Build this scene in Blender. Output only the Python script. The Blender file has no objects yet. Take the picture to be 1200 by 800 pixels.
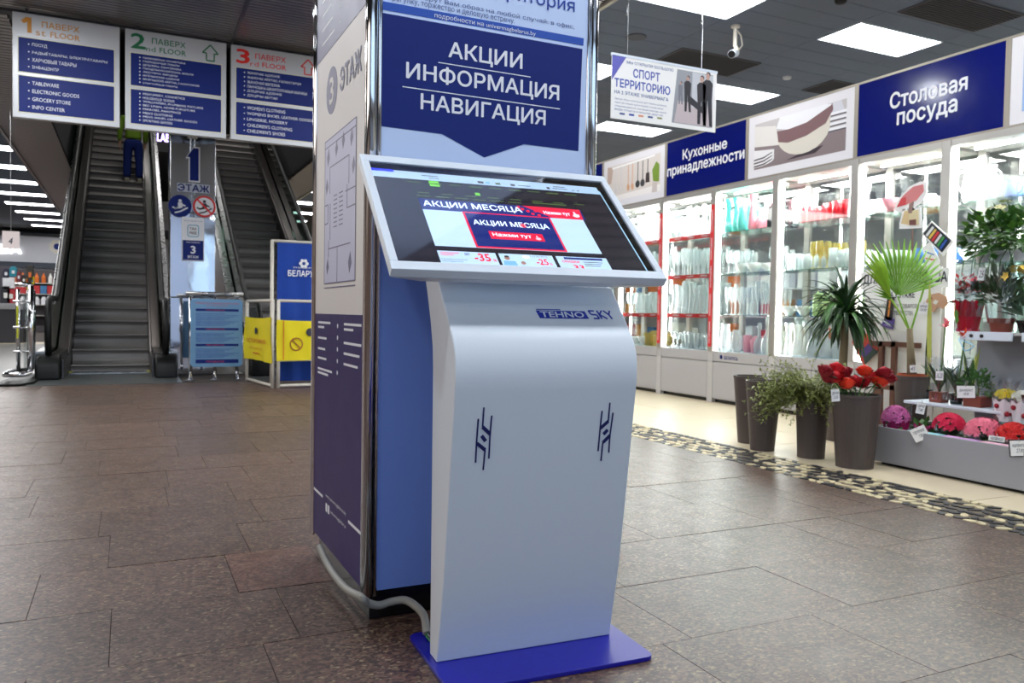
import bpy, math, random
from mathutils import Vector, Matrix
from mathutils.geometry import delaunay_2d_cdt
from math import sin, cos, tan, pi, radians, atan, sqrt
random.seed(7)
C = bpy.context.scene.collection
scene = bpy.context.scene

# ------------------------------------------------------------------ camera
FPX, CAMH = 941.0, 0.95
_yaw, _pit, _rol = atan(450/941.0), atan(32.6/941.0), atan(.0165)
_f0 = Vector((sin(_yaw), cos(_yaw), 0)); _r0 = Vector((cos(_yaw), -sin(_yaw), 0)); ZZ = Vector((0, 0, 1))
FW = _f0*cos(_pit) - ZZ*sin(_pit); _u0 = ZZ*cos(_pit) + _f0*sin(_pit)
RT = _r0*cos(_rol) + _u0*sin(_rol); UP = _u0*cos(_rol) - _r0*sin(_rol)
CAM = Vector((0, 0, CAMH))
cd = bpy.data.cameras.new('camera'); co = bpy.data.objects.new('camera', cd); C.objects.link(co)
cd.sensor_width = 36; cd.sensor_fit = 'HORIZONTAL'; cd.lens = FPX/1200*36; cd.clip_start = .05; cd.clip_end = 200
m = Matrix((RT, UP, -FW)).transposed().to_4x4(); m.translation = CAM; co.matrix_world = m
cd.dof.use_dof = True; cd.dof.focus_distance = 2.1; cd.dof.aperture_fstop = 8.0
scene.camera = co

# ------------------------------------------------------------------ world, assumed fill light, exposure
scene.view_settings.view_transform = 'Standard'; scene.view_settings.look = 'None'
scene.view_settings.gamma = 1; scene.view_settings.use_curve_mapping = False
scene.view_settings.exposure = 0.72
w = bpy.data.worlds.new('world'); scene.world = w; w.use_nodes = True
bg = w.node_tree.nodes['Background']; bg.inputs[0].default_value = (.62, .76, 1, 1); bg.inputs[1].default_value = .42

def area_light(name, loc, rot, sx, sy, power, col):
    l = bpy.data.lights.new(name, 'AREA'); l.shape = 'RECTANGLE'; l.size = sx; l.size_y = sy; l.energy = power; l.color = col
    o = bpy.data.objects.new(name, l); C.objects.link(o); o.location = loc; o.rotation_euler = rot; return o
area_light('assumed_front_fill', (1.0, -5.6, 2.0), (radians(90), 0, 0), 9.0, 3.0, 58, (.52, .74, 1))  # unseen blue fill lamp for assumed daylight from behind the viewer
area_light('assumed_side_fill', (-6.8, 1.5, 1.9), (radians(90), 0, radians(-90)), 6.0, 2.6, 85, (1, .86, .74))  # unseen warm fill lamp for assumed light from the side; no window there

# ------------------------------------------------------------------ helpers
def ray(x, y): return FW + RT*((x-600)/FPX) - UP*((y-400)/FPX)
def gz(x, y, z=0.0):
    d = ray(x, y); return CAM + d*((z-CAMH)/d.z)
def gy(x, y, Y):
    d = ray(x, y); return CAM + d*(Y/d.y)
def gx(x, y, X):
    d = ray(x, y); return CAM + d*(X/d.x)
class Frame:
    """a real plane: origin, unit u, unit v, normal n (towards the viewer side)"""
    def __init__(s, o, u, v):
        s.o = Vector(o); s.u = Vector(u).normalized(); s.v = Vector(v).normalized(); s.n = s.u.cross(s.v).normalized()
    def p(s, u, v, h=0.0): return s.o + s.u*u + s.v*v + s.n*h
    def px(s, x, y):
        d = ray(x, y); q = CAM + d*((s.o-CAM).dot(s.n)/d.dot(s.n)) - s.o
        return (q.dot(s.u), q.dot(s.v))
    def off(s, h): return Frame(s.o + s.n*h, s.u, s.v)

def lin(c):
    return tuple((v/12.92 if v <= .04045 else ((v+.055)/1.055)**2.4) for v in [x/255.0 for x in c])
def N(nt, t, **kw):
    n = nt.nodes.new(t)
    for k, v in kw.items(): setattr(n, k, v)
    return n
MATS = {}
def mat(name, rgb, rough=.5, metal=0, emit=0, spec=.5, var=0, scale=8, bump=0, bscale=60, coat=0, alpha=1, trans=0, sub=0):
    if name in MATS: return MATS[name]
    m = bpy.data.materials.new(name); m.use_nodes = True; nt = m.node_tree; b = nt.nodes['Principled BSDF']
    c = lin(rgb) + (1,)
    b.inputs['Base Color'].default_value = c; b.inputs['Roughness'].default_value = rough
    b.inputs['Metallic'].default_value = metal; b.inputs['Specular IOR Level'].default_value = spec
    b.inputs['Coat Weight'].default_value = coat; b.inputs['Coat Roughness'].default_value = .08
    b.inputs['Alpha'].default_value = alpha; b.inputs['Transmission Weight'].default_value = trans
    if emit: b.inputs['Emission Color'].default_value = c; b.inputs['Emission Strength'].default_value = emit
    tc = N(nt, 'ShaderNodeTexCoord')
    nz = N(nt, 'ShaderNodeTexNoise'); nz.inputs['Scale'].default_value = scale; nz.inputs['Detail'].default_value = 4
    nt.links.new(tc.outputs['Object'], nz.inputs['Vector'])
    if var:
        oi = N(nt, 'ShaderNodeObjectInfo')
        mx = N(nt, 'ShaderNodeMix', data_type='RGBA', blend_type='MULTIPLY'); mx.inputs[0].default_value = 1
        mx.inputs[6].default_value = c
        ad = N(nt, 'ShaderNodeMath', operation='ADD'); nt.links.new(nz.outputs[0], ad.inputs[0]); nt.links.new(oi.outputs['Random'], ad.inputs[1])
        mr = N(nt, 'ShaderNodeMapRange'); mr.inputs[1].default_value = 0.2; mr.inputs[2].default_value = 1.7
        mr.inputs[3].default_value = 1-var; mr.inputs[4].default_value = 1+var
        nt.links.new(ad.outputs[0], mr.inputs[0]); nt.links.new(mr.outputs[0], mx.inputs[7]); nt.links.new(mx.outputs[2], b.inputs['Base Color'])
        if emit: nt.links.new(mx.outputs[2], b.inputs['Emission Color'])
    else:
        mr = N(nt, 'ShaderNodeMapRange'); mr.inputs[3].default_value = max(0, rough-.05); mr.inputs[4].default_value = min(1, rough+.05)
        nt.links.new(nz.outputs[0], mr.inputs[0]); nt.links.new(mr.outputs[0], b.inputs['Roughness'])
    if bump:
        n2 = N(nt, 'ShaderNodeTexNoise'); n2.inputs['Scale'].default_value = bscale; nt.links.new(tc.outputs['Object'], n2.inputs['Vector'])
        bp = N(nt, 'ShaderNodeBump'); bp.inputs['Strength'].default_value = bump; bp.inputs['Distance'].default_value = .01
        nt.links.new(n2.outputs[0], bp.inputs['Height']); nt.links.new(bp.outputs[0], b.inputs['Normal'])
    MATS[name] = m; return m
def glassy(name, rgb, op=.12, rough=.03, body=None):
    """clear sheet or thin-walled glass: transparent with a fresnel gloss and, if asked, some milky body"""
    if name in MATS: return MATS[name]
    m = bpy.data.materials.new(name); m.use_nodes = True; nt = m.node_tree; nt.nodes.clear()
    out = N(nt, 'ShaderNodeOutputMaterial'); tr = N(nt, 'ShaderNodeBsdfTransparent'); tr.inputs[0].default_value = lin(rgb)+(1,)
    gl = N(nt, 'ShaderNodeBsdfGlossy'); gl.inputs[1].default_value = rough
    fr = N(nt, 'ShaderNodeLayerWeight'); fr.inputs[0].default_value = .25
    mr = N(nt, 'ShaderNodeMapRange'); mr.inputs[3].default_value = op*.5; mr.inputs[4].default_value = min(1, op*4+.2)
    nt.links.new(fr.outputs['Facing'], mr.inputs[0])
    mx = N(nt, 'ShaderNodeMixShader'); nt.links.new(mr.outputs[0], mx.inputs[0]); nt.links.new(tr.outputs[0], mx.inputs[1]); nt.links.new(gl.outputs[0], mx.inputs[2])
    last = mx
    if body:
        df = N(nt, 'ShaderNodeBsdfDiffuse'); df.inputs[0].default_value = lin(body[0])+(1,)
        tl = N(nt, 'ShaderNodeBsdfTranslucent'); tl.inputs[0].default_value = lin(body[0])+(1,)
        ms = N(nt, 'ShaderNodeMixShader'); ms.inputs[0].default_value = .5
        nt.links.new(df.outputs[0], ms.inputs[1]); nt.links.new(tl.outputs[0], ms.inputs[2])
        m2 = N(nt, 'ShaderNodeMixShader'); m2.inputs[0].default_value = body[1]
        nt.links.new(mx.outputs[0], m2.inputs[1]); nt.links.new(ms.outputs[0], m2.inputs[2]); last = m2
    nt.links.new(last.outputs[0], out.inputs[0]); MATS[name] = m; return m

WM = {}
def setp(o, label=None, cat=None, group=None, kind=None):
    if label: o['label'] = label
    if cat: o['category'] = cat
    if group: o['group'] = group
    if kind: o['kind'] = kind
    return o
def thing(name, label, cat, loc=(0, 0, 0), rz=0, group=None, kind=None):
    o = bpy.data.objects.new(name, None); C.objects.link(o); o.empty_display_size = .1
    o.location = loc; o.rotation_euler = (0, 0, rz); setp(o, label, cat, group, kind)
    WM[o.name] = Matrix.Translation(Vector(loc)) @ Matrix.Rotation(rz, 4, 'Z'); return o
def wm(o): return WM.get(o.name, Matrix.Identity(4))
def dup(root, loc, rz=0, label=None, group=None, scale=None):
    r = root.copy(); C.objects.link(r); r.location = loc; r.rotation_euler = (0, 0, rz)
    if scale: r.scale = scale
    if label: r['label'] = label
    if group: r['group'] = group
    for ch in list(root.children):
        c = ch.copy(); C.objects.link(c); c.parent = r
        for g in list(ch.children):
            d = g.copy(); C.objects.link(d); d.parent = c
    return r

class MB:
    def __init__(s): s.v = []; s.f = []; s.mi = []; s.cur = 0
    def add(s, vs, fs):
        b = len(s.v); s.v += [tuple(x) for x in vs]; s.f += [tuple(i+b for i in f) for f in fs]; s.mi += [s.cur]*len(fs); return s
    def box(s, x0, y0, z0, x1, y1, z1):
        x0, x1 = min(x0, x1), max(x0, x1); y0, y1 = min(y0, y1), max(y0, y1); z0, z1 = min(z0, z1), max(z0, z1)
        v = [(x0,y0,z0),(x1,y0,z0),(x1,y1,z0),(x0,y1,z0),(x0,y0,z1),(x1,y0,z1),(x1,y1,z1),(x0,y1,z1)]
        return s.add(v, [(0,3,2,1),(4,5,6,7),(0,1,5,4),(1,2,6,5),(2,3,7,6),(3,0,4,7)])
    def obox(s, fr, u0, v0, u1, v1, h0, h1):
        q = [fr.p(u, v, h) for h in (h0, h1) for u, v in ((u0,v0),(u1,v0),(u1,v1),(u0,v1))]
        return s.add(q, [(0,3,2,1),(4,5,6,7),(0,1,5,4),(1,2,6,5),(2,3,7,6),(3,0,4,7)])
    def prism(s, fr, poly, h0, h1):
        n = len(poly); v = [fr.p(a, b, h0) for a, b in poly] + [fr.p(a, b, h1) for a, b in poly]
        area = sum(poly[i][0]*poly[(i+1) % n][1] - poly[(i+1) % n][0]*poly[i][1] for i in range(n))
        idx = list(range(n)) if area > 0 else list(range(n))[::-1]
        f = [tuple(reversed(idx)), tuple(i+n for i in idx)]
        for k in range(n):
            a, b = idx[k], idx[(k+1) % n]; f.append((a, b, b+n, a+n))
        return s.add(v, f)
    def tube(s, pts, r, seg=8, closed=False, taper=None):
        pts = [Vector(p) for p in pts]; n = len(pts); rings = []; up = None
        for i, p in enumerate(pts):
            a = pts[(i-1) % n] if (i > 0 or closed) else p; b = pts[(i+1) % n] if (i < n-1 or closed) else p
            d = (b-a).normalized()
            if up is None:
                up = Vector((0, 0, 1)) if abs(d.z) < .9 else Vector((1, 0, 0))
            x = (up - d*up.dot(d)).normalized(); y = d.cross(x); up = x
            rr = r if taper is None else r*taper[i]
            rings.append([p + (x*cos(2*pi*k/seg) + y*sin(2*pi*k/seg))*rr for k in range(seg)])
        v = [q for R_ in rings for q in R_]; f = []
        for i in range(n if closed else n-1):
            j = (i+1) % n
            for k in range(seg):
                f.append((i*seg+k, i*seg+(k+1) % seg, j*seg+(k+1) % seg, j*seg+k))
        if not closed: f += [tuple(range(seg))[::-1], tuple((n-1)*seg+k for k in range(seg))]
        return s.add(v, f)
    def lathe(s, prof, c=(0, 0, 0), seg=12, capb=True, capt=False):
        cx, cy, cz = c; v = []; f = []
        for r, z in prof:
            for k in range(seg): v.append((cx + r*cos(2*pi*k/seg), cy + r*sin(2*pi*k/seg), cz+z))
        for i in range(len(prof)-1):
            for k in range(seg): f.append((i*seg+k, i*seg+(k+1) % seg, (i+1)*seg+(k+1) % seg, (i+1)*seg+k))
        if capb: f.append(tuple(range(seg))[::-1])
        if capt: f.append(tuple((len(prof)-1)*seg+k for k in range(seg)))
        return s.add(v, f)
    def ball(s, c, rx, ry=None, rz=None, seg=8, rings=5):
        ry = ry or rx; rz = rz or rx; c = Vector(c); v = [c+Vector((0, 0, -rz))]; f = []
        for i in range(1, rings):
            a = -pi/2 + pi*i/rings
            for k in range(seg): v.append(c+Vector((rx*cos(a)*cos(2*pi*k/seg), ry*cos(a)*sin(2*pi*k/seg), rz*sin(a))))
        v.append(c+Vector((0, 0, rz)))
        for k in range(seg): f.append((0, 1+(k+1) % seg, 1+k))
        for i in range(rings-2):
            for k in range(seg): f.append((1+i*seg+k, 1+i*seg+(k+1) % seg, 1+(i+1)*seg+(k+1) % seg, 1+(i+1)*seg+k))
        t = len(v)-1; b = 1+(rings-2)*seg
        for k in range(seg): f.append((b+k, b+(k+1) % seg, t))
        return s.add(v, f)
    def blade(s, base, d, length, width, droop=.3, fold=.25, seg=5):
        """one long leaf: a folded, tapering, drooping strip"""
        p = Vector(base); d = Vector(d).normalized(); side = d.cross(ZZ)
        side = side.normalized() if side.length > .01 else Vector((1, 0, 0)); v = []; f = []
        for i in range(seg+1):
            t = i/seg; wd = width*(sin(pi*(.12+.88*t))**.7)*.5 + .0006
            nrm = side.cross(d).normalized()
            v += [p-side*wd+nrm*wd*fold, p, p+side*wd+nrm*wd*fold]
            p = p + d*(length/seg); d = (d + Vector((0, 0, -droop/seg*1.6))).normalized()
        for i in range(seg):
            a = i*3; f += [(a, a+1, a+4, a+3), (a+1, a+2, a+5, a+4)]
        return s.add(v, f)
    def leaf(s, c, nrm, d, l, w):
        """a small pointed leaf of two folded halves"""
        c = Vector(c); d = Vector(d).normalized(); n = Vector(nrm); n = (n-d*n.dot(d))
        n = n.normalized() if n.length > 1e-3 else d.orthogonal().normalized(); sd = d.cross(n)
        return s.add([c, c+d*l*.5+sd*w*.5+n*w*.12, c+d*l, c+d*l*.5-sd*w*.5+n*w*.12, c+d*l*.5], [(0, 1, 4), (1, 2, 4), (2, 3, 4), (3, 0, 4)])
    def build(s, name, m, parent=None, world=False, smooth=False, bevel=0, bseg=2, **kw):
        me = bpy.data.meshes.new(name); vs = s.v
        if world and parent is not None:
            inv = wm(parent).inverted(); vs = [tuple(inv @ Vector(p)) for p in vs]
        me.from_pydata(vs, [], s.f)
        for mm in (m if isinstance(m, (list, tuple)) else [m]): me.materials.append(mm)
        if isinstance(m, (list, tuple)): me.polygons.foreach_set('material_index', s.mi)
        if smooth: me.shade_smooth()
        o = bpy.data.objects.new(name, me); C.objects.link(o)
        if parent is not None: o.parent = parent; WM[o.name] = wm(parent)
        if bevel:
            b = o.modifiers.new('bevel', 'BEVEL'); b.width = bevel; b.segments = bseg; b.limit_method = 'ANGLE'; b.angle_limit = radians(35)
            if not smooth: me.shade_smooth(); 
            wn = o.modifiers.new('wn', 'WEIGHTED_NORMAL'); wn.keep_sharp = True
        setp(o, kw.get('label'), kw.get('cat'), kw.get('group'), kw.get('kind'))
        return o

def circ(cx, cy, rx, ry=None, n=20, a0=0, a1=2*pi):
    ry = ry or rx; full = abs(a1-a0-2*pi) < 1e-6
    return [(cx+rx*cos(a0+(a1-a0)*k/(n if full else n-1)), cy+ry*sin(a0+(a1-a0)*k/(n if full else n-1))) for k in range(n)]
def rrect(u0, v0, u1, v1, r, n=4):
    p = []
    for cx, cy, a in ((u1-r, v1-r, 0), (u0+r, v1-r, 90), (u0+r, v0+r, 180), (u1-r, v0+r, 270)):
        for k in range(n+1):
            t = radians(a+90*k/n); p.append((cx+r*cos(t), cy+r*sin(t)))
    return p
def strokes(mb, fr, lines, w, h0, h1):
    for ln in lines:
        ww = w
        if isinstance(ln, tuple) and isinstance(ln[0], list): ln, ww = ln
        for (a, b), (c, d) in zip(ln[:-1], ln[1:]):
            L = math.hypot(c-a, d-b) or 1e-6; nx, ny = -(d-b)/L*ww/2, (c-a)/L*ww/2
            mb.prism(fr, [(a+nx, b+ny), (a-nx, b-ny), (c-nx, d-ny), (c+nx, d+ny)], h0, h1)
    return mb
_tc = {}; _gc = {}
def clean_glyphs(me):
    """glyph outlines of this font overlap themselves: fill every glyph by its winding number, each spot covered once"""
    n = len(me.vertices); par = list(range(n))
    def fd(a):
        while par[a] != a: par[a] = par[par[a]]; a = par[a]
        return a
    for e in me.edges: par[fd(e.vertices[0])] = fd(e.vertices[1])
    cts = {}
    for i in range(n): cts.setdefault(fd(i), []).append(me.vertices[i].co.to_2d())
    boxes = [[min(p.x for p in c), min(p.y for p in c), max(p.x for p in c), max(p.y for p in c), [c]] for c in cts.values() if len(c) > 2]
    merged = True
    while merged:
        merged = False; out = []
        for b in boxes:
            for o in out:
                if b[0] < o[2] and b[2] > o[0] and b[1] < o[3] and b[3] > o[1]:
                    o[0] = min(o[0], b[0]); o[1] = min(o[1], b[1]); o[2] = max(o[2], b[2]); o[3] = max(o[3], b[3]); o[4] = o[4]+b[4]; merged = True; break
            else: out.append(list(b))
        boxes = out
    vs, fs = [], []
    for x0, y0, x1, y1, cs in boxes:
        key = tuple((round(p.x-x0, 3), round(p.y-y0, 3)) for c in cs for p in c)
        if key not in _gc:
            pts, ed, loops = [], [], []
            for c in cs:
                b = len(pts); lc = [Vector((p.x-x0, p.y-y0)) for p in c]; pts += lc; loops.append(lc)
                ed += [(b+k, b+(k+1) % len(lc)) for k in range(len(lc))]
            r_ = delaunay_2d_cdt(pts, ed, [], 0, 1e-6); keep = []
            for f in r_[2]:
                cx = sum(r_[0][i].x for i in f)/3; cy = sum(r_[0][i].y for i in f)/3; wn = 0
                for lc in loops:
                    q = lc[-1]
                    for p in lc:
                        if (q.y <= cy) != (p.y <= cy):
                            if q.x+(cy-q.y)*(p.x-q.x)/(p.y-q.y) > cx: wn += 1 if p.y > q.y else -1
                        q = p
                if wn: keep.append(tuple(f))
            _gc[key] = ([v.copy() for v in r_[0]], keep)
        gv, gf = _gc[key]; b = len(vs)
        vs += [Vector((v.x+x0, v.y+y0, 0)) for v in gv]; fs += [tuple(i+b for i in f) for f in gf]
    return vs, fs
def text(body, fr, bl, width, height, m, parent, name='lettering', align='L', ang=0, bold=.0, ext=0, h=.001, spacing=1.0, italic=0, label=None, cols=None):
    """flat lettering fitted into width x height (height of the whole block) on the plane fr"""
    key = (body, bold, spacing, italic, align)
    if key not in _tc:
        cu = bpy.data.curves.new('txt', 'FONT'); cu.body = body; cu.size = 1; cu.fill_mode = 'NONE';  cu.resolution_u = 2; cu.space_line = spacing
        cu.shear = italic; cu.extrude = 0; cu.align_x = {'L': 'LEFT', 'C': 'CENTER', 'R': 'RIGHT'}[align]
        to = bpy.data.objects.new('txt', cu); C.objects.link(to); dg = bpy.context.evaluated_depsgraph_get()
        me = bpy.data.meshes.new_from_object(to.evaluated_get(dg)); C.objects.unlink(to)
        vs, fs = clean_glyphs(me)
        x0 = min(v.x for v in vs); x1 = max(v.x for v in vs); y0 = min(v.y for v in vs); y1 = max(v.y for v in vs)
        _tc[key] = (vs, fs, x0, x1, y0, y1)
    vs, fs, x0, x1, y0, y1 = _tc[key]
    sx = width/(x1-x0); sy = height/(y1-y0); ca, sa = cos(ang), sin(ang); mb = MB()
    bd = min(bold, .024)
    for k, (dx, dy) in enumerate(((0, 0),) if not bold else ((-bd, 0), (bd, 0), (0, bd), (0, -bd), (bd*.7, bd*.7), (-bd*.7, -bd*.7))):
        out = []
        for v in vs:
            a = (v.x-x0+dx)*sx; b = (v.y-y0+dy)*sy
            out.append(fr.p(bl[0]+a*ca-b*sa, bl[1]+a*sa+b*ca, h+k*.00006))
        mb.add(out, fs)
    o = mb.build(name, m, parent, world=True)
    if label: o['label'] = label
    return o
def text_px(body, fr, pbl, pbr, ptl, m, parent, **kw):
    a = fr.px(*pbl); b = fr.px(*pbr); c = fr.px(*ptl)
    wd = math.hypot(b[0]-a[0], b[1]-a[1]); ht = math.hypot(c[0]-a[0], c[1]-a[1])
    return text(body, fr, a, wd, ht, m, parent, ang=math.atan2(b[1]-a[1], b[0]-a[0]) if kw.pop('tilt', False) else 0, **kw)
def pp(fr, pts): return [fr.px(*p) for p in pts]
def flat(fr, poly, m, parent, name='print', h0=0, h1=.001, label=None):
    o = MB().prism(fr, poly, h0, h1).build(name, m, parent, world=True)
    if label: o['label'] = label
    return o

# ------------------------------------------------------------------ materials
def granite(name, base, dark, light, rough=.22):
    m = bpy.data.materials.new(name); m.use_nodes = True; nt = m.node_tree; b = nt.nodes['Principled BSDF']; L = nt.links.new
    geo = N(nt, 'ShaderNodeNewGeometry'); oi = N(nt, 'ShaderNodeObjectInfo')
    sc = N(nt, 'ShaderNodeVectorMath', operation='MULTIPLY'); sc.inputs[1].default_value = (1.0, 1.35, 1)
    L(geo.outputs['Position'], sc.inputs[0])
    dn = N(nt, 'ShaderNodeTexNoise'); dn.inputs['Scale'].default_value = 30
    L(sc.outputs[0], dn.inputs['Vector'])
    ad = N(nt, 'ShaderNodeVectorMath', operation='MULTIPLY_ADD'); ad.inputs[1].default_value = (.03, .03, .03)
    L(dn.outputs['Color'], ad.inputs[0]); L(sc.outputs[0], ad.inputs[2])
    vo = N(nt, 'ShaderNodeTexVoronoi'); vo.inputs['Scale'].default_value = 100; L(ad.outputs[0], vo.inputs['Vector'])
    sp = N(nt, 'ShaderNodeSeparateColor'); L(vo.outputs['Color'], sp.inputs[0])
    cr = N(nt, 'ShaderNodeValToRGB'); cr.color_ramp.interpolation = 'CONSTANT'; e = cr.color_ramp.elements
    e[0].position = 0; e[0].color = lin(dark)+(1,); e[1].position = .26; e[1].color = lin(base)+(1,)
    for pos, c in ((.5, tuple(x*1.18 for x in base)), (.68, tuple(x*.82 for x in base)), (.82, tuple(.5*a+.5*b_ for a, b_ in zip(base, light))), (.955, light)):
        q = e.new(pos); q.color = lin(c)+(1,)
    L(sp.outputs[0], cr.inputs[0])
    big = N(nt, 'ShaderNodeTexNoise'); big.inputs['Scale'].default_value = 2.2; big.inputs['Detail'].default_value = 3; L(geo.outputs['Position'], big.inputs['Vector'])
    a2 = N(nt, 'ShaderNodeMath', operation='ADD'); L(big.outputs[0], a2.inputs[0]); L(oi.outputs['Random'], a2.inputs[1])
    mr = N(nt, 'ShaderNodeMapRange'); mr.inputs[1].default_value = .2; mr.inputs[2].default_value = 1.7; mr.inputs[3].default_value = .78; mr.inputs[4].default_value = 1.2
    L(a2.outputs[0], mr.inputs[0])
    mx = N(nt, 'ShaderNodeMix', data_type='RGBA', blend_type='MULTIPLY'); mx.inputs[0].default_value = 1
    L(cr.outputs[0], mx.inputs[6]); L(mr.outputs[0], mx.inputs[7]); L(mx.outputs[2], b.inputs['Base Color'])
    rr = N(nt, 'ShaderNodeMapRange'); rr.inputs[3].default_value = rough-.05; rr.inputs[4].default_value = rough+.12
    n3 = N(nt, 'ShaderNodeTexNoise'); n3.inputs['Scale'].default_value = 9; L(geo.outputs['Position'], n3.inputs['Vector']); L(n3.outputs[0], rr.inputs[0]); L(rr.outputs[0], b.inputs['Roughness'])
    bp = N(nt, 'ShaderNodeBump'); bp.inputs['Strength'].default_value = .25; bp.inputs['Distance'].default_value = .002
    n4 = N(nt, 'ShaderNodeTexNoise'); n4.inputs['Scale'].default_value = 55; L(geo.outputs['Position'], n4.inputs['Vector'])
    L(n4.outputs[0], bp.inputs['Height']); L(bp.outputs[0], b.inputs['Normal'])
    MATS[name] = m; return m
M_gran = granite('brown_granite', (84, 62, 53), (57, 43, 38), (128, 112, 88), .34)
M_pink = granite('pink_granite', (106, 76, 66), (78, 56, 49), (132, 108, 92), .3)
M_grout = mat('dark_grout', (58, 50, 46), .9)
M_greyfloor = mat('grey_stone', (112, 110, 106), .3, var=.12)
M_cream = mat('cream_pebble', (205, 190, 152), .45, var=.15)
M_black = mat('black_pebble', (38, 38, 42), .4, var=.15)
M_beige = mat('beige_floor_tile', (214, 198, 168), .35, var=.06, scale=3)
M_white = mat('white_powder_coat', (220, 228, 238), .38, bump=.05, bscale=400)
M_blue = mat('royal_blue_coat', (22, 18, 150), .3)
M_navy = mat('navy_print', (12, 34, 112), .5, spec=.25)
M_navyg = mat('navy_gloss', (14, 24, 104), .14, spec=.22)
M_band = mat('blue_band_print', (30, 78, 176), .4)
M_pale = mat('pale_blue_print', (196, 214, 248), .45)
M_peri = mat('periwinkle_panel', (112, 140, 212), .35)
M_lav = mat('lavender_trim', (160, 178, 232), .45)
M_purple = mat('purple_print', (54, 40, 96), .5, spec=.25)
M_greypurple = mat('grey_purple_print', (98, 94, 128), .45)
M_warmwhite = mat('warm_white_print', (222, 218, 216), .5)
M_map = mat('map_lavender', (196, 196, 222), .5)
M_ink = mat('print_white', (232, 234, 240), .5)
M_inkblue = mat('print_blue', (28, 62, 160), .5)
M_inkgrey = mat('print_grey_blue', (76, 92, 146), .5)
M_inkdark = mat('print_dark', (40, 42, 60), .5)
M_chrome = mat('chrome', (225, 226, 230), .07, metal=1)
M_steel = mat('brushed_steel', (170, 170, 172), .28, metal=1)
M_dsteel = mat('dark_steel', (92, 88, 88), .3, metal=1)
M_blackp = mat('black_plinth', (10, 10, 12), .25)
M_rubber = mat('black_rubber', (7, 7, 8), .45, spec=.3)
M_step = mat('escalator_step', (128, 124, 122), .45, metal=.4, var=.1)
M_yellow = mat('yellow_cloth', (226, 208, 18), .75, bump=.15, bscale=20)
M_pvc = mat('white_pvc', (214, 208, 196), .4)
M_bluecloth = mat('blue_cloth', (12, 62, 158), .8, bump=.2, bscale=12)
M_alu = mat('aluminium', (180, 176, 170), .4, metal=.6)
M_cabgrey = mat('cabinet_grey', (186, 184, 184), .45)
M_pane = glassy('pane_glass', (246, 250, 249), .06)
M_shelfg = glassy('shelf_glass', (225, 242, 236), .14)
M_led = mat('led_strip', (255, 252, 246), emit=14)
M_lampw = mat('lamp_panel', (250, 252, 255), emit=9)
M_red = mat('red_strip', (214, 44, 48), .5)
M_ceil = mat('ceiling_tile', (92, 102, 120), .8, var=.06)
M_slat = mat('ceiling_slat', (150, 144, 142), .32, metal=.85, var=.1)
M_dark = mat('dark_void', (24, 24, 28), .8)
M_wallgrey = mat('pale_wall', (196, 196, 202), .7, var=.04)
M_wall = mat('wall_paint', (168, 168, 172), .8, var=.05)
M_mirror = mat('mirror_steel', (205, 208, 214), .05, metal=1, bump=.35, bscale=2.2)
M_pot = mat('taupe_planter', (78, 68, 64), .5, bump=.08, bscale=80)
M_soil = mat('soil', (48, 36, 28), .95, bump=.5)
M_terra = mat('brown_pot', (128, 60, 46), .55)
M_wood = mat('brown_wood', (112, 74, 60), .6, var=.1)
M_trunk = mat('palm_trunk', (118, 104, 80), .9, bump=.6, bscale=30)
M_card = mat('white_card', (240, 238, 236), .6)
M_cello = glassy('cellophane', (250, 252, 255), .22, .08)
M_conduit = mat('grey_conduit', (148, 146, 140), .5)
def green(n, rgb): return mat('leaf_'+n, rgb, .45, var=.3, scale=25)

# ================================================================== STRUCTURE
def struct(name, mb, m, label=None, parent=None, **kw):
    return mb.build(name, m, parent, kind='structure' if parent is None else None, label=label, **kw)
CZ = 3.9                      # ceiling height
floor = struct('floor', MB().box(-12, -6, -.12, 13, 40, -.004), M_grout, 'brown granite tiled floor of the department store hall')
# granite tiles in courses .455 m deep, random lengths
rnd = random.Random(3); tiles = []
for k in range(-3, 20):
    y0 = 2.335 + .455*k; x = -6.4 + rnd.random()*.4
    while x < 3.6:
        L = rnd.choice((.31, .42, .5, .58, .66)); x1 = min(x+L, 3.6)
        if 3.6-x1 < .15: x1 = 3.6
        if not (y0 > 10.6): tiles.append((x, y0, x1, min(y0+.455, 10.98)))
        x = x1
# the real pink replacement tile beside the column, the others around it trimmed to it
PK = (.335, 2.79, .655, 3.245)
tl = []
for t in tiles:
    if abs(t[1]-2.79) < .01 and t[2] > PK[0] and t[0] < PK[2]:
        if t[0] < PK[0]-.03: tl.append((t[0], t[1], PK[0], t[3]))
        if t[2] > PK[2]+.03: tl.append((PK[2], t[1], t[2], t[3]))
    else: tl.append(t)
def in_view(t):
    c = Vector(((t[0]+t[2])/2, (t[1]+t[3])/2, 0)) - CAM; d = c.dot(FW)
    if d < .8: return False
    x = 600+FPX*c.dot(RT)/d; y = 400-FPX*c.dot(UP)/d
    return -60 < x < 1260 and y < 900
tl.sort(key=lambda t: (0 if in_view(t) else 1, math.hypot((t[0]+t[2])/2, (t[1]+t[3])/2)))
def tile_mesh(t, g=.0012, z=0.0, rnd_=random):
    dz = rnd_.uniform(-.0008, .0008); mb = MB(); x0, y0, x1, y1 = t
    return mb.box(x0+g, y0+g, -.02, x1-g, y1-g, z+dz)
cnt = 0; rest = MB()
for t in tl:
    if in_view(t) and cnt < 296:
        tile_mesh(t).build('tile', M_gran, floor); cnt += 1
    else: 
        q = tile_mesh(t); rest.add(q.v, q.f)
rest.build('tile', M_gran, floor, kind='stuff')
tile_mesh(PK, z=.001).build('tile', M_pink, floor, label='lighter pinkish replacement tile')
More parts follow.
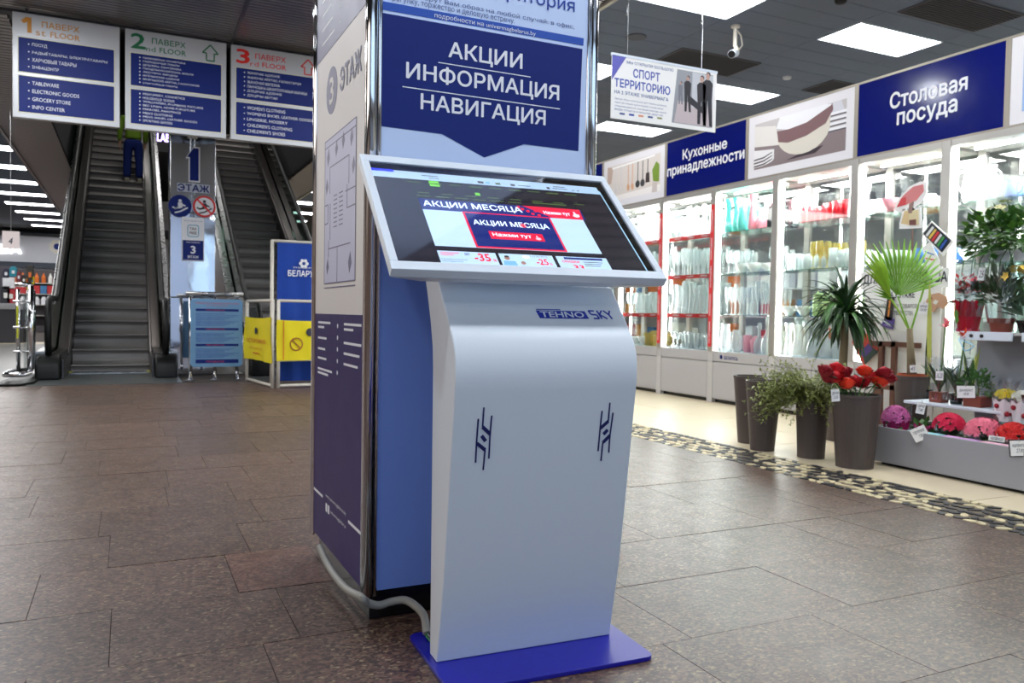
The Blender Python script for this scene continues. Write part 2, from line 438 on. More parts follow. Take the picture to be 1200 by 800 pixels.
MB().box(-12, -6, -.02, 3.6, .96, -.001).build('near_paving', M_gran, floor)
MB().box(-12, 10.98, -.02, -1.3, 23.2, 0).build('grey_paving', M_greyfloor, floor)
MB().box(4.03, 12.0, -.02, 13, 40, -.001).build('shop_paving', M_beige, floor)
MB().box(-1.3, 12.4, -.02, 3.9, 40, -.001).build('hall_paving', M_greyfloor, floor)
MB().box(-12, 23.2, -.02, -1.3, 24.4, 0).build('beige_strip', M_beige, floor)
MB().box(3.6, -6, -.02, 13, 1.4, -.001).build('side_paving', M_beige, floor)
# beige shop floor tiles
n = 0; bt = MB()
for i in range(5):
    for j in range(24):
        x0 = 4.03+i*.45; y0 = 1.4+j*.45
        q = MB().box(x0+.001, y0+.001, -.02, x0+.449, y0+.449, rnd.uniform(-.0006, .0006))
        if i < 4: q.build('shop_tile', M_beige, floor)
        else: bt.add(q.v, q.f)
bt.build('shop_tile', M_beige, floor, kind='stuff')
MB().box(6.28, 1.4, -.02, 13, 12.2, -.001).build('back_shop_paving', M_beige, floor)
# pebble mosaic border: long oval stones set at angles in beige mortar
MB().box(3.6, 1.4, -.02, 4.03, 12.3, -.003).build('border_mortar', mat('mortar', (118, 106, 90), .85), floor)
pb = []
ny = int((12.2-1.42)/.052)
for j in range(ny):
    for i in range(6):
        cx = 3.632+i*.0735 + rnd.uniform(-.008, .008); cy = 1.44+j*.052 + (i % 2)*.026 + rnd.uniform(-.006, .006)
        if cx > 4.01: continue
        a = rnd.uniform(.5, 1.2)*(1 if (i+j//2) % 2 else -1) + rnd.uniform(-.3, .3)
        l = rnd.uniform(.031, .04); wd = rnd.uniform(.015, .021)
        blk = rnd.random() < .5
        poly = [(cx+l*cos(t)*cos(a)-wd*sin(t)*sin(a), cy+l*cos(t)*sin(a)+wd*sin(t)*cos(a)) for t in [2*pi*k/8 for k in range(8)]]
        poly = [(min(4.028, max(3.602, p)), q) for p, q in poly]
        pb.append((cy, blk, poly))
G0 = Frame((0, 0, 0), (1, 0, 0), (0, 1, 0))
pb.sort(key=lambda q: q[0]); vis = [q for q in pb if q[0] > 2.15]; r1 = MB()
for q in vis[:296]: MB().prism(G0, q[2], -.01, .002).build('pebble', M_black if q[1] else M_cream, floor)
for q in vis[296:] + [q for q in pb if q[0] <= 2.15]:
    r1.cur = 1 if q[1] else 0; r1.prism(G0, q[2], -.01, .002)
r1.build('pebble', [M_cream, M_black], floor, kind='stuff')

# ceilings
ceil = struct('ceiling', MB().box(4.09, -6, CZ+.01, 13, 40, CZ+.1).box(-12, -6, CZ+.01, -1.9, 40, CZ+.1).box(-1.9, 33.5, CZ+.01, 4.09, 40, CZ+.1), M_dark, 'dark suspended ceiling above the shops and slatted metal ceiling above the hall')
LX = (4.13, 6.57, 9.01, 11.45); LY = [5.82+2.35*k for k in range(-3, 13)]
def is_light(x, y): return any(abs(x-(a+.61)) < .55 and abs(y-(b+.285)) < .3 for a in (4.13, 6.57, 9.01) for b in LY)
VENT = [(4.09+1.22, 7.12, 2), (4.09+2.44, 8.94, 1)]
cx0 = 4.09; tiles = []; rest = MB()
for i in range(7):
    for j in range(-8, 60):
        x0 = cx0+.02+i*1.22; y0 = 5.811+j*.29375
        if j % 8 in (0, 1) and i % 2 == 0 and i < 5: continue
        q = MB().box(x0+.003, y0+.003, CZ, x0+1.217, y0+.291, CZ+.02)
        if i < 5 and y0 < 18: tiles.append(q)
        else: rest.add(q.v, q.f)
for q in tiles[:296]: q.build('ceiling_tile', M_ceil, ceil)
for q in tiles[296:]: rest.add(q.v, q.f)
for i in range(8):
    for j in range(52):
        x0 = -1.92-1.22*(i+1); y0 = 16+j*.35
        if any(abs(y0+.17-(b+.3)) < .34 for b in LY) and i % 2 == 0: continue
        rest.box(x0+.004, y0+.004, CZ, x0+1.216, y0+.346, CZ+.02)
rest.build('ceiling_tile', M_ceil, ceil, kind='stuff')
# slatted metal ceiling over the hall
sl = MB()
def slats(x0, x1, y0, y1, pitch=.075):
    k = 0
    while y0+k*pitch < y1:
        sl.box(x0, y0+k*pitch, CZ+.0, x1, y0+k*pitch+pitch*.72, CZ+.012); k += 1
for (a, b) in ((-1.9, 1.02), (1.05, 4.06)): slats(a, b, -4, 9.5)
slats(-1.9, -1.12, 9.6, 33.4, .12); slats(3.3, 4.06, 9.6, 33.4, .12); slats(-1.12, 3.3, 24.5, 33.4, .2)
sl.build('ceiling_slat', M_slat, ceil, kind='stuff')
MB().box(-1.95, -4, CZ+.06, 4.09, 9.55, CZ+.09).box(-1.95, 9.5, CZ+.06, -1.12, 33.5, CZ+.09).box(3.3, 9.5, CZ+.06, 4.09, 33.5, CZ+.09).build('slat_backing', M_dark, ceil)
MB().box(1.02, -4, CZ-.015, 1.05, 9.5, CZ+.03).build('ceiling_joint', M_dsteel, ceil)
MB().box(-1.95, -4, CZ-.03, -1.9, 33.5, CZ+.05).build('edge_trim', M_dsteel, ceil)
MB().box(4.06, -4, CZ-.03, 4.1, 33.5, CZ+.05).build('edge_trim', mat('beige_trim', (176, 170, 156), .5), ceil)
# the stair well above the escalators
struct('wall_upper_floor', MB().box(-1.2, 9.5, CZ-.02, 3.4, 9.62, 8.4).box(-1.22, 9.6, CZ+.1, -1.12, 30, 8.4).box(3.3, 9.6, CZ+.1, 3.4, 30, 8.4)
       .box(-1.2, 30, 3.9, 3.4, 30.1, 8.4).box(-1.2, 9.5, 8.4, 3.4, 30.1, 8.5).box(-1.12, 24.6, 5.3, 3.3, 30, 5.56), mat('upper_dark', (58, 56, 60), .6), 'dark upper storey walls around the escalator opening')
# outer walls
struct('wall_left', MB().box(-12.1, -6, 0, -12, 40, CZ), M_wall, 'grey wall closing the shop far beyond the escalators')
struct('wall_right', MB().box(13, -6, 0, 13.1, 40, CZ), M_wall, 'grey wall behind the glass cabinets')
wf = struct('wall_far', MB().box(-12, 38, 0, 13, 38.1, CZ), M_wallgrey, 'pale wall closing the far end of the store')
wb = MB().box(-12, -6.1, 0, 13, -6, .5).box(-12, -6.1, 3.4, 13, -6, CZ)  # window openings behind the viewer are assumed as a daylight source
for k in range(6): wb.box(-12+k*4.9, -6.1, .5, -11.5+k*4.9, -6, 3.4)
struct('wall_back', wb, M_wall, 'wall with assumed tall entrance windows behind the viewer')
for k in range(5):
    MB().box(-11.5+k*4.9, -6.06, .5, -7.1+k*4.9, -6.05, 3.4).build('window_%d' % (k+1), M_pane, kind='structure', label='assumed tall entrance window pane behind the viewer')

# ceiling lights (each one a thing)
frame_mb = MB().box(-.61, -.285, 0, .61, -.272, .02).box(-.61, .272, 0, .61, .285, .02).box(-.61, -.272, 0, -.597, .272, .02).box(.597, -.272, 0, .61, .272, .02)
lamp0 = thing('ceiling_light', 'x', 'ceiling light', (0, 0, 0), group='square ceiling light panels')
frame_mb.build('frame', M_white, lamp0); MB().box(-.597, -.272, .004, .597, .272, .02).build('diffuser', M_lampw, lamp0)
first = True; li = 0
wordr = ['above the blue sign with two words', 'over the hanging poster', 'beyond the bowl picture', 'beside the security camera']
def put_lamp(x, y, label, group):
    global first
    if first:
        lamp0.location = (x, y, CZ-.004); lamp0['label'] = label; lamp0['group'] = group; first = False
    else: dup(lamp0, (x, y, CZ-.004), 0, label, group)
ordn = ['first', 'second', 'third', 'fourth', 'fifth', 'sixth', 'seventh', 'eighth', 'ninth', 'tenth', 'eleventh', 'twelfth', 'thirteenth', 'fourteenth', 'fifteenth', 'sixteenth']
for ci, a in enumerate(LX[:3]):
    for bi, b in enumerate(LY):
        if (b > 3 or a < 5) and (b < 22 or a < 5):
            put_lamp(a+.61, b+.285, {(4.13, 5.82): 'bright light panel cut by the top edge above the hanging poster', (6.57, 5.82): 'bright square light panel between the camera and the tableware sign',
             (6.57, 8.17): 'bright light panel partly behind the hanging poster', (4.13, 8.17): 'light panel showing beside the chrome column edge left of the poster',
             (6.57, 10.52): 'bright light panel just above the picture of kitchen utensils'}.get((a, round(b, 2)), 'white ceiling light panel, %s from the entrance in the row %s' % (ordn[bi], ('along the hall edge', 'over the glass cabinets', 'behind the glass cabinets')[ci])), 'light panels of the shop ceiling')
k1 = k2 = 0
for b in LY:
    if b > 8:  # nearest strips are out of view, added to light the hanging card
        put_lamp(-1.98-.61, b+.285, 'long white light strip beside the escalator, %s from the near end' % ordn[k1], 'light strips over the far shop'); k1 += 1
        if b > 22: put_lamp(-5.2-.61, b+.285, 'light strip at the picture edge over the far shop, %s nearest' % ordn[k2], 'outer light strips over the far shop'); k2 += 1
for y in (11, 17, 24, 31): area_light('far_shop_fill', (-4.2, y, 3.8), (0, 0, 0), 4, 2, 90, (1, .98, .95))  # unseen area lamps added to brighten the far shop and hanging card
def real_light(x, y, sx, sy, p, col=(1, .98, .95)): area_light('ceiling_lamp_glow', (x, y, CZ-.03), (0, 0, 0), sx, sy, p, col)

dl = [(-.95, 7.55), (2.6, 7.0), (.6, 5.6), (-.9, 4.0), (2.6, 3.9), (-.9, 1.2), (.9, 1.1), (2.6, 1.2), (-.9, -1.6), (2.6, -1.6)]  # all but the first are added, unseen, to light kiosk and hall from above
for k, (x, y) in enumerate(dl):
    t = thing('downlight', 'round ceiling downlight above the orange number 1 sign' if k == 0 else 'round downlight added out of view in the slatted hall ceiling', 'ceiling light', (x, y, CZ-.001), group='downlights in the slatted ceiling')
    MB().lathe([(.11, -.001), (.12, -.012), (.1, -.014)], seg=20, capb=False).build('rim', M_chrome, t); MB().lathe([(.1, -.004), (.1, -.008)], seg=20, capt=True, capb=False).build('lens', M_lampw, t)
    l_ = area_light('downlight_beam', (x, y, CZ-.03), (0, 0, 0), .2, .2, (34 if y > 5 else 17) if y > 0 else 6, (.9, .95, 1)); l_.data.shape = 'DISK'
for (x, y, p_) in ((.5, 17, 32), (2.4, 21, 30), (.5, 23, 22)): area_light('stairwell_fill', (x, y, 8.2), (0, 0, 0), 1.2, .6, p_, (1, .98, .95))  # unseen fill lamps added upstairs to brighten the escalators and the rider
# small ceiling fittings
def vent(x, y, w_, d_, label):
    t = thing('ceiling_vent', label, 'vent', (x, y, CZ)); mb = MB()
    MB().box(-w_/2, -d_/2, -.006, w_/2, d_/2, -.001).build('backing', M_dark, t)
    k = 0
    while -d_/2 + k*.035 < d_/2-.02:
        mb.box(-w_/2, -d_/2+k*.035, -.014, w_/2, -d_/2+k*.035+.014, -.005); k += 1
    mb.build('louvre', mat('vent_dark', (58, 58, 64), .6), t, kind='stuff')
    MB().box(-w_/2-.01, -d_/2-.01, -.016, w_/2+.01, -d_/2, 0).box(-w_/2-.01, d_/2, -.016, w_/2+.01, d_/2+.01, 0).box(-w_/2-.01, -d_/2, -.016, -w_/2, d_/2, 0).box(w_/2, -d_/2, -.016, w_/2+.01, d_/2, 0).build('frame', mat('vent_frame', (90, 88, 92), .6), t)
vent(6.05, 7.55, 1.1, .56, 'dark louvred vent panel beside the security camera')
vent(7.2, 5.2, 1.1, .5, 'dark louvred vent panel near the top right corner of the picture')
vent(8.4, 7.6, 1.1, .5, 'dark louvred vent panel over the framed signs')
for x, y, lb in ((7.27, 7.53, 'round pale smoke detector on the dark ceiling'), (5.95, 5.51, 'small round dome at the top of the dark ceiling')):
    t = thing('smoke_detector', lb, 'detector', (x, y, CZ))
    MB().lathe([(.055, -.001), (.055, -.012), (.045, -.03), (.02, -.036)], seg=16, capt=True, capb=False).build('base', M_wallgrey if y > 7 else M_dark, t, smooth=True)
t = thing('ceiling_speaker', 'dark round ceiling speaker behind the poster wires', 'speaker', (4.85, 7.22, CZ))
MB().lathe([(.11, -.001), (.11, -.01), (.09, -.014)], seg=18, capt=True, capb=False).build('grille', mat('speaker_dark', (60, 64, 74), .6), t)
# security camera
cam_p = gz(862, 30, CZ); t = thing('security_camera', 'white bullet security camera hanging from the dark ceiling', 'camera', (cam_p.x, cam_p.y, CZ))
MB().lathe([(.045, 0), (.045, -.02), (.02, -.03)], seg=12, capb=False, capt=True).build('mount', M_pvc, t)
MB().tube([(0, 0, -.02), (0, 0, -.2), (.01, -.03, -.26)], .022, 8).build('bracket', M_pvc, t, smooth=True)
d = Vector((-.75, -.6, -.35)).normalized()
MB().tube([Vector((.05, .05, -.25)), Vector((.05, .05, -.25))+d*.2], .042, 12).build('body', M_white, t)
MB().tube([Vector((.05, .05, -.25))+d*.2, Vector((.05, .05, -.25))+d*.22], .036, 12).build('lens', M_blackp, t)
MB().tube([(.02, 0, -.04), (.09, .02, -.08), (.12, .03, -.17), (.07, .05, -.24)], .008, 6).build('cable', M_pvc, t)
for q in ((823, 16), (690, 2), (735, 6)):
    p = gz(*q, CZ); t = thing('ceiling_hook', 'small wire hook hanging from the ceiling', 'hook', (p.x, p.y, CZ), group='ceiling hooks')
    MB().tube([(0, 0, 0), (0, 0, -.06), (.012, 0, -.08), (0, 0, -.1), (-.012, 0, -.085)], .004, 5).build('wire', M_steel, t)

# ================================================================== ADVERTISING COLUMN
CX0, CX1, CY0, CY1 = .64, 1.43, 2.35, 3.14
col = thing('advertising_column', 'square advertising column with chrome corner posts and blue printed panels', 'column', (1.035, 2.745, 0))
MB().box(CX0+.03, CY0+.04, 0, CX1-.03, CY1-.03, .14).build('plinth', M_blackp, col, world=True, bevel=.003)
CF = Frame((CX0, CY0, 0), (1, 0, 0), (0, 0, 1)); CL = Frame((CX0, CY1, 0), (0, -1, 0), (0, 0, 1))
CB = Frame((CX1, CY1, 0), (-1, 0, 0), (0, 0, 1)); CR = Frame((CX1, CY0, 0), (0, 1, 0), (0, 0, 1))
PW = .79
MB().box(CX0+.02, CY0+.02, .11, CX1-.02, CY1-.02, CZ).build('core', M_white, col, world=True)
MB().obox(CF, .035, .1, PW-.035, 1.30, -.02, -.006).build('front_panel', M_peri, col, world=True, label='periwinkle blue lower front panel')
colF = MB().obox(CF, .035, 1.302, PW-.035, CZ, -.02, -.006).build('front_panel', M_pale, col, world=True, label='pale blue upper front panel')
colL = MB().obox(CL, .03, .1, PW-.03, CZ, -.02, -.006).build('side_panel', M_warmwhite, col, world=True)
for fr in (CB, CR): MB().obox(fr, .03, .1, PW-.03, CZ, -.02, -.006).build('side_panel', M_pale, col, world=True)
for (x, y, sx, sy) in ((CX0, CY0, 1, 1), (CX1, CY0, -1, 1), (CX0, CY1, 1, -1), (CX1, CY1, -1, -1)):
    ps = MB(); ps.tube([(x+sx*.014, y+sy*.014, .085), (x+sx*.014, y+sy*.014, CZ-.002)], .0175, 16)
    ps.build('corner_post', M_chrome, col, world=True, smooth=True)
    ps = MB(); ps.tube([(x+sx*.037, y+sy*.006, .085), (x+sx*.037, y+sy*.006, CZ-.002)], .0065, 10); ps.tube([(x+sx*.006, y+sy*.037, .085), (x+sx*.006, y+sy*.037, CZ-.002)], .0065, 10)
    ps.build('edge_bead', M_chrome, col, world=True, smooth=True)
FP = CF.off(-.006); LP = CL.off(-.006)
# --- front prints
flat(FP, pp(FP, [(448, 15), (682.4, 57.5), (677.6, 177), (614, 169), (567.5, 184.5), (518, 157), (445.4, 147.6)]), M_navy, colF, 'blue_banner_print')
flat(FP, pp(FP, [(443.5, .5), (684, 45), (683.5, 53.5), (443.5, 10.5)]), M_band, colF, 'band_print')
for a, b in (((444, 12), (683.5, 55)),): pass
e1 = FP.px(444, 147)[0]
text_px('АКЦИИ', FP, (525.5, 70.5), (611.6, 83.5), (527, 49), M_ink, colF, bold=.016, tilt=False, h=.0015, label='white capital lettering АКЦИИ')
text_px('ИНФОРМАЦИЯ', FP, (476, 95), (654.5, 123), (477.5, 72), M_ink, colF, bold=.016, h=.0015)
text_px('НАВИГАЦИЯ', FP, (493, 131.4), (638.6, 151.5), (493.4, 109.5), M_ink, colF, bold=.016, h=.0015)
def hline(fr, p0, p1, th, m, par):
    a = fr.px(*p0); b = fr.px(*p1); y = (a[1]+b[1])/2
    flat(fr, [(a[0], y-th/2), (b[0], y-th/2), (b[0], y+th/2), (a[0], y+th/2)], m, par, 'line_print', 0, .0016)
hline(FP, (513.5, 72.9), (621.5, 90.6), .0028, M_ink, colF); hline(FP, (471.5, 101.1), (656, 128.1), .0028, M_ink, colF)
text_px('Территория', FP, (553, -6), (673, 19), (553, -26), M_inkblue, colF, bold=.006, h=.0015)
text_px('Вам подберут Вам образ на любой случай: в офис,', FP, (452, -7), (673, 32), (452, -14), M_inkgrey, colF, h=.0015)
text_px('прогулку, торжество и деловую встречу.', FP, (455, 1.5), (603, 25.5), (455, -5.5), M_inkgrey, colF, h=.0015)
text_px('подробности на univermagbelarus.by', FP, (509, 22), (627.5, 43), (509, 15), M_ink, colF, h=.0018)
# --- left face prints
u0, u1 = .032, PW-.032
top = LP.px(400, 41.5)[1]
flat(LP, [(u0, top), (u1, top), (u1, CZ), (u0, CZ)], M_greypurple, colL, 'header_print')
for k in range(7):
    v = top+.045+k*.052
    for a, b in ((.13, .33-.03*(k % 3)), (.4, .42), (.5, .68)):
        if a < .45 or k > 2: flat(LP, [(a, v), (b, v), (b, v+.007), (a, v+.007)], M_ink, colL, 'small_print', 0, .0015)
c3 = LP.px(389, 106)
flat(LP, circ(c3[0], c3[1], .082), M_greypurple, colL, 'floor_badge')
text('3', LP, (c3[0]-.03, c3[1]-.045), .06, .09, M_warmwhite, colL, bold=.02, h=.0016)
eta = LP.px(399, 100)[0]
text('ЭТАЖ', LP, (eta, c3[1]-.035), LP.px(424, 90)[0]-eta, .075, M_greypurple, colL, bold=.02, h=.0016)
mv0 = LP.px(397, 330.5)[1]; mv1 = LP.px(400, 152)[1]; ma, mb_ = LP.px(380.5, 300)[0], LP.px(416.5, 300)[0]
flat(LP, [(ma, mv0), (mb_, mv0), (mb_, mv1), (ma, mv1)], M_map, colL, 'floor_plan_print')
W_ = mb_-ma; H_ = mv1-mv0
def M2(u, v): return (ma+u*W_, mv0+v*H_)
lines = [[M2(0, 0), M2(1, 0), M2(1, 1), M2(0, 1), M2(0, 0)], [M2(.15, .18), M2(.15, .3)], [M2(.15, .24), M2(.85, .24)], [M2(.45, 0), M2(.45, .24)], [M2(0, .42), M2(.12, .42), M2(.12, .55), M2(0, .55)],
         [M2(.18, .62), M2(.18, .8), M2(.8, .8), M2(.8, .62)], [M2(1, .47), M2(.75, .47)], [M2(.75, .47), M2(.75, .62)], [M2(0, .95), M2(1, .95)], [M2(1, .58), M2(.7, .58)], [M2(.2, .3), M2(.2, .55)]]
for k in range(8): lines.append([M2(.32, .38+k*.03), M2(.43, .38+k*.03)]); lines.append([M2(.5, .38+k*.03), M2(.62, .38+k*.03)])
strokes(MB(), LP, lines, .004, .001, .0016).build('plan_lines', M_greypurple, colL, world=True)
ic = MB()
for (a, b, r) in ((.12, .88, .02), (.4, .9, .018), (.62, .92, .018), (.87, .9, .018), (.08, .68, .018), (.93, .72, .018), (.12, .12, .018), (.85, .12, .022)):
    q = M2(a, b); ic.prism(LP, [(q[0]-r, q[1]), (q[0]-r*.3, q[1]-r*1.6), (q[0]+r, q[1]-r*.2), (q[0]+r*.2, q[1]+r*1.5)], .001, .0016)
ic.build('plan_icons', M_greypurple, colL, world=True)
flat(LP, [(ma, mv0-.018), (mb_, mv0-.018), (mb_, mv0-.014), (ma, mv0-.014)], M_greypurple, colL, 'line_print')
pt = LP.px(393, 368)[1]
flat(LP, [(u0, .101), (u1, .101), (u1, pt), (u0, pt)], M_purple, colL, 'footer_print')
for k, (a, b, v) in enumerate(((.1, .3, .028), (.1, .2, .045), (.1, .24, .085), (.1, .22, .125), (.1, .24, .16), (.1, .33, .2), (.1, .27, .215),
                               (.5, .72, .028), (.5, .62, .045), (.5, .72, .09), (.5, .7, .125), (.5, .68, .16))):
    flat(LP, [(a, pt-v-.008), (b, pt-v-.008), (b, pt-v), (a, pt-v)], M_ink, colL, 'small_print', 0, .0015)
for k in range(5): flat(LP, circ(.41, pt-.04-k*.04, .008, n=8), M_ink, colL, 'icon_print', 0, .0015)
for a, b in (((.035), .2), (.58, .755)):
    flat(LP, [(a, .262), (b, .262), (b, .272), (a, .272)], M_ink, colL, 'line_print', 0, .0015)
text('www.univermagbelarus.by', LP, (.25, .275), .3, .016, M_ink, colL, h=.0016)
flat(LP, rrect(.25, .225, .275, .256, .005), M_ink, colL, 'icon_print', 0, .0015); flat(LP, rrect(.285, .225, .31, .256, .005), M_ink, colL, 'icon_print', 0, .0015)
text('univermagbelarus', LP, (.33, .232), .22, .016, M_ink, colL, h=.0016)

# ================================================================== KIOSK
KR = -.0445; KO = (1.011, 1.983, 0)
kiosk = thing('information_kiosk', 'white floor-standing touch screen kiosk on a royal blue base plate', 'kiosk', KO, KR)
MB().prism(Frame((0, 0, 0), (1, 0, 0), (0, 1, 0)), rrect(-.285, -.172, .312, .215, .028, 6), 0, .012).build('base_plate', M_blue, kiosk, bevel=.0015)
prof = [(0.0, .012), (-.024, .13), (-.048, .249), (-.0905, .549), (-.1175, .749), (-.1215, .785), (-.1205, .82), (-.114, .85), (-.1, .879), (-.085, .9), (.012, 1.01), (.03, 1.03), (.16, 1.06), (.133, 1.011), (.097, .93), (.075, .86), (.068, .8), (.066, .6), (.061, .012)]
YZ = Frame((-.266, 0, 0), (0, 1, 0), (0, 0, 1))
ped = MB().prism(YZ, prof, 0, .532).build('pedestal', M_white, kiosk, bevel=.004, bseg=3)
HT = .835; ca, sa = cos(HT), sin(HT)
HF = Frame((-.031, -.109, 1.055), (1, 0, 0), (0, sa, ca))     # screen face, local space
hw, hh = .398, .514; gx0, gx1, gy0, gy1 = -.375, .375, .033, .481
sh = MB()
for a in (((-hw, 0, hw, gy0)), ((-hw, gy1, hw, hh)), ((-hw, gy0, gx0, gy1)), ((gx1, gy0, hw, gy1))): sh.obox(HF, *a, -.027, 0)
sh.build('screen_bezel', M_white, kiosk, bevel=.0025)
bk = MB(); q0 = rrect(-hw+.0015, .0015, hw-.0015, hh-.0015, .004, 1); q1 = [(max(-.3, min(.31, u)), .045 if v < .25 else hh-.07) for u, v in q0]
nq = len(q0); vv = [HF.p(u, v, -.0285) for u, v in q0] + [HF.p(u, v, -.075) for u, v in q1]
bk.add(vv, [tuple(range(nq)), tuple(range(nq, 2*nq))[::-1]] + [(k, k+nq, (k+1) % nq+nq, (k+1) % nq) for k in range(nq)])
bk.build('rear_shell', M_white, kiosk)
disp = MB().obox(HF, gx0, gy0, gx1, gy1, -.02, -.006).build('display', mat('display_black', (12, 12, 16), .12), kiosk)
def hp(poly, m, name='screen_graphic', h=0, label=None):
    o = MB().prism(HF.off(-.006), poly, 0, .0004+.0003*h).build(name, m, disp)
    if label: o['label'] = label
    return o
def R4(a, b, c, d_): return [(a, b), (c, b), (c, d_), (a, d_)]
def scr(n, rgb, e=.55): return mat('screen_'+n, rgb, .25, emit=e)
S_dark = scr('dark', (30, 26, 34), .6); S_pale = scr('pale', (176, 198, 222), .75); S_bar = scr('bar', (170, 192, 214), .6); S_navy = scr('navy', (20, 36, 100), .8)
S_red = scr('red', (206, 28, 58), .9); S_white = scr('white', (220, 232, 242), .8); S_green = scr('green', (110, 190, 60), .8); S_olive = scr('olive', (72, 92, 48), .6); S_dkg = scr('grey', (70, 76, 84), .6)
S_blue = scr('blue', (50, 60, 220), .9); S_skin = scr('skin', (150, 110, 96), .7); S_hair = scr('hair', (60, 50, 52), .6); S_shirt = scr('shirt', (110, 160, 214), .8); S_ltb = scr('light_line', (150, 190, 210), .8)
hp(R4(gx0, gy0, .347, .45), S_dark, h=0)
hp(R4(gx0, .412, .347, .45), S_bar, h=1); hp(R4(.348, gy0, .3515, .43), S_ltb, h=1)
hp(R4(gx0, .44, -.31, .452), S_blue, h=2)
for u, c, w2 in ((-.06, S_hair, .018), (-.035, S_shirt, .012), (-.004, S_olive, .016), (.045, S_hair, .014), (.165, S_hair, .01)): hp(R4(u, .419, u+w2, .429), c, h=2)
for u, w2, v in ((-.23, .05, .433), (-.21, .03, .423), (.07, .04, .423), (.185, .05, .423), (.19, .04, .433), (.25, .008, .42), (.268, .008, .42)): hp(R4(u, v, u+w2, v+.003), S_dkg, h=2)
hp(R4(-.215, .383, -.185, .41), S_green, h=2); hp(R4(-.085, .353, -.07, .367), S_green, h=2)
for k in range(9): hp(R4(-.28+k*.062, .395-.002*(k % 2), -.24+k*.062, .399), S_olive, h=2)
for k in range(8): hp(R4(-.26+k*.07, .345, -.225+k*.07, .349), S_olive, h=2)
for k in range(6): hp(R4(-.265+k*.055, .33, -.225+k*.055, .334), S_olive, h=2)
hp(R4(.09, .335, .2, .34), S_olive, h=2)
hp(R4(-.262, .107, .231, .267), S_pale, h=1)
hp(R4(-.264, .267, .24, .318), S_navy, h=2)
hp([(.05, .318), (.237, .318), (.232, .267), (.13, .267)], S_red, h=3)
for k, (u, v) in enumerate(((.045, .3), (.06, .292), (.072, .28), (.085, .295), (.09, .275), (.035, .31))): hp(circ(u, v, .006, n=6), S_red, h=4)
def st(body, a, b, w2, h2, m, bold=.02, h=5): return text(body, HF.off(-.006), (a, b), w2, h2, m, None, bold=bold, h=.0004+.0003*h)
def stx(*a, **k):
    o = st(*a, **k); o.parent = disp; o.name = 'screen_lettering'; return o
stx('АКЦИИ МЕСЯЦА', -.255, .277, .295, .031, S_white)
stx('Нажми тут', .11, .279, .085, .02, S_white)
def hand(u, v, s, m):
    hp([(u, v), (u+.5*s, v-.2*s), (u+s, v), (u+s, v+.5*s), (u+.6*s, v+.55*s), (u+.45*s, v+1.1*s), (u+.25*s, v+1.1*s), (u+.3*s, v+.5*s), (u, v+.4*s)], m, h=5)
hand(.205, .281, .02, S_white)
hp(R4(-.148, .108, .122, .268), S_red, h=3); hp(R4(-.142, .114, .116, .263), S_navy, h=4)
stx('АКЦИИ МЕСЯЦА', -.128, .205, .23, .027, S_white, h=5); hp(circ(.022, .218, .009, n=10), S_red, h=6)
hp(R4(-.094, .149, .068, .183), S_red, h=5); stx('Нажми тут', -.085, .157, .115, .019, S_white, h=6); hand(.042, .156, .016, S_white)
for a, b in ((-.262, -.101), (-.092, .066), (.077, .235)): hp(R4(a, gy0, b, .087), S_pale, h=2)
stx('-35', -.165, .05, .044, .03, S_red, h=4, bold=.03); stx('ДО', -.19, .07, .014, .011, S_navy, h=4); stx('%', -.115, .05, .01, .01, S_red, h=4)
stx('ИЗЫСКАННЫЙ\nПОДАРОК', -.255, .066, .05, .017, S_red, h=4, bold=.01); stx('в интернет-магазине\nunivermagbelarus.by', -.258, .04, .07, .014, S_dkg, h=4, bold=0)
stx('-25', .01, .045, .034, .024, S_red, h=4, bold=.03); stx('%', .047, .045, .008, .009, S_red, h=4)
stx('с 1.12 по 31.12', -.01, .077, .06, .006, S_dkg, h=4, bold=0)
hp(circ(-.072, .068, .008, n=8), S_skin, h=4); hp(circ(-.072, .074, .007, .004, n=8), S_hair, h=5); hp([(-.09, gy0), (-.048, gy0), (-.052, .056), (-.085, .056)], S_shirt, h=3)
hp(circ(-.03, .05, .007, n=8), S_skin, h=4); hp(circ(-.015, .076, .012, .008, n=10), S_white, h=4)
stx('СКИДКИ', .09, .058, .052, .011, S_red, h=4, bold=.03); hp(R4(.1, .075, .22, .083), S_navy, h=4)
stx('33', .118, .03, .03, .02, S_red, h=4, bold=.03)
for k in range(3): hp(R4(.155, .064-k*.008, .215-k*.006, .066-k*.008), S_dkg, h=4)
# protective glass over the display
MB().obox(HF, gx0, gy0, gx1, gy1, -.0028, -.0014).build('cover_glass', glassy('screen_glass', (250, 252, 255), .035, .05), kiosk)
# logo on the slope of the pedestal
KM = wm(kiosk)
def KFrame(o, u, v):
    return Frame(KM @ Vector(o), (KM.to_3x3() @ Vector(u)), (KM.to_3x3() @ Vector(v)))
SF = KFrame((-.266, -.085, .9), (1, 0, 0), (0, .097, .11)).off(.0006)
M_logo = mat('logo_blue', (30, 52, 168), .35)
a = SF.px(628, 362); b = SF.px(688, 373.5); c = SF.px(718, 374)
LH = a[1]-b[1]; lw = (b[0]-a[0]); v0 = b[1]
def lg(u, v): return (a[0]+u*lw + (1-v)*LH*.18, v0+v*LH)
lgm = MB()
lgm.prism(SF, [lg(0, .93), lg(.5, .93), lg(.5, 1), lg(0, 1)], 0, .001)
lgm.prism(SF, [lg(-.02, 0), lg(1.0, 0), lg(1.0, .84), lg(-.02, .84)], 0, .0008)
lgm.build('logo', M_logo, ped, world=True, label='blue lettering TEHNOSKY')
text('TEHNO', SF, lg(.02, .1), lw*.9, LH*.62, M_white, ped, h=.0012, bold=.02, name='logo_letters')
st_ = MB()
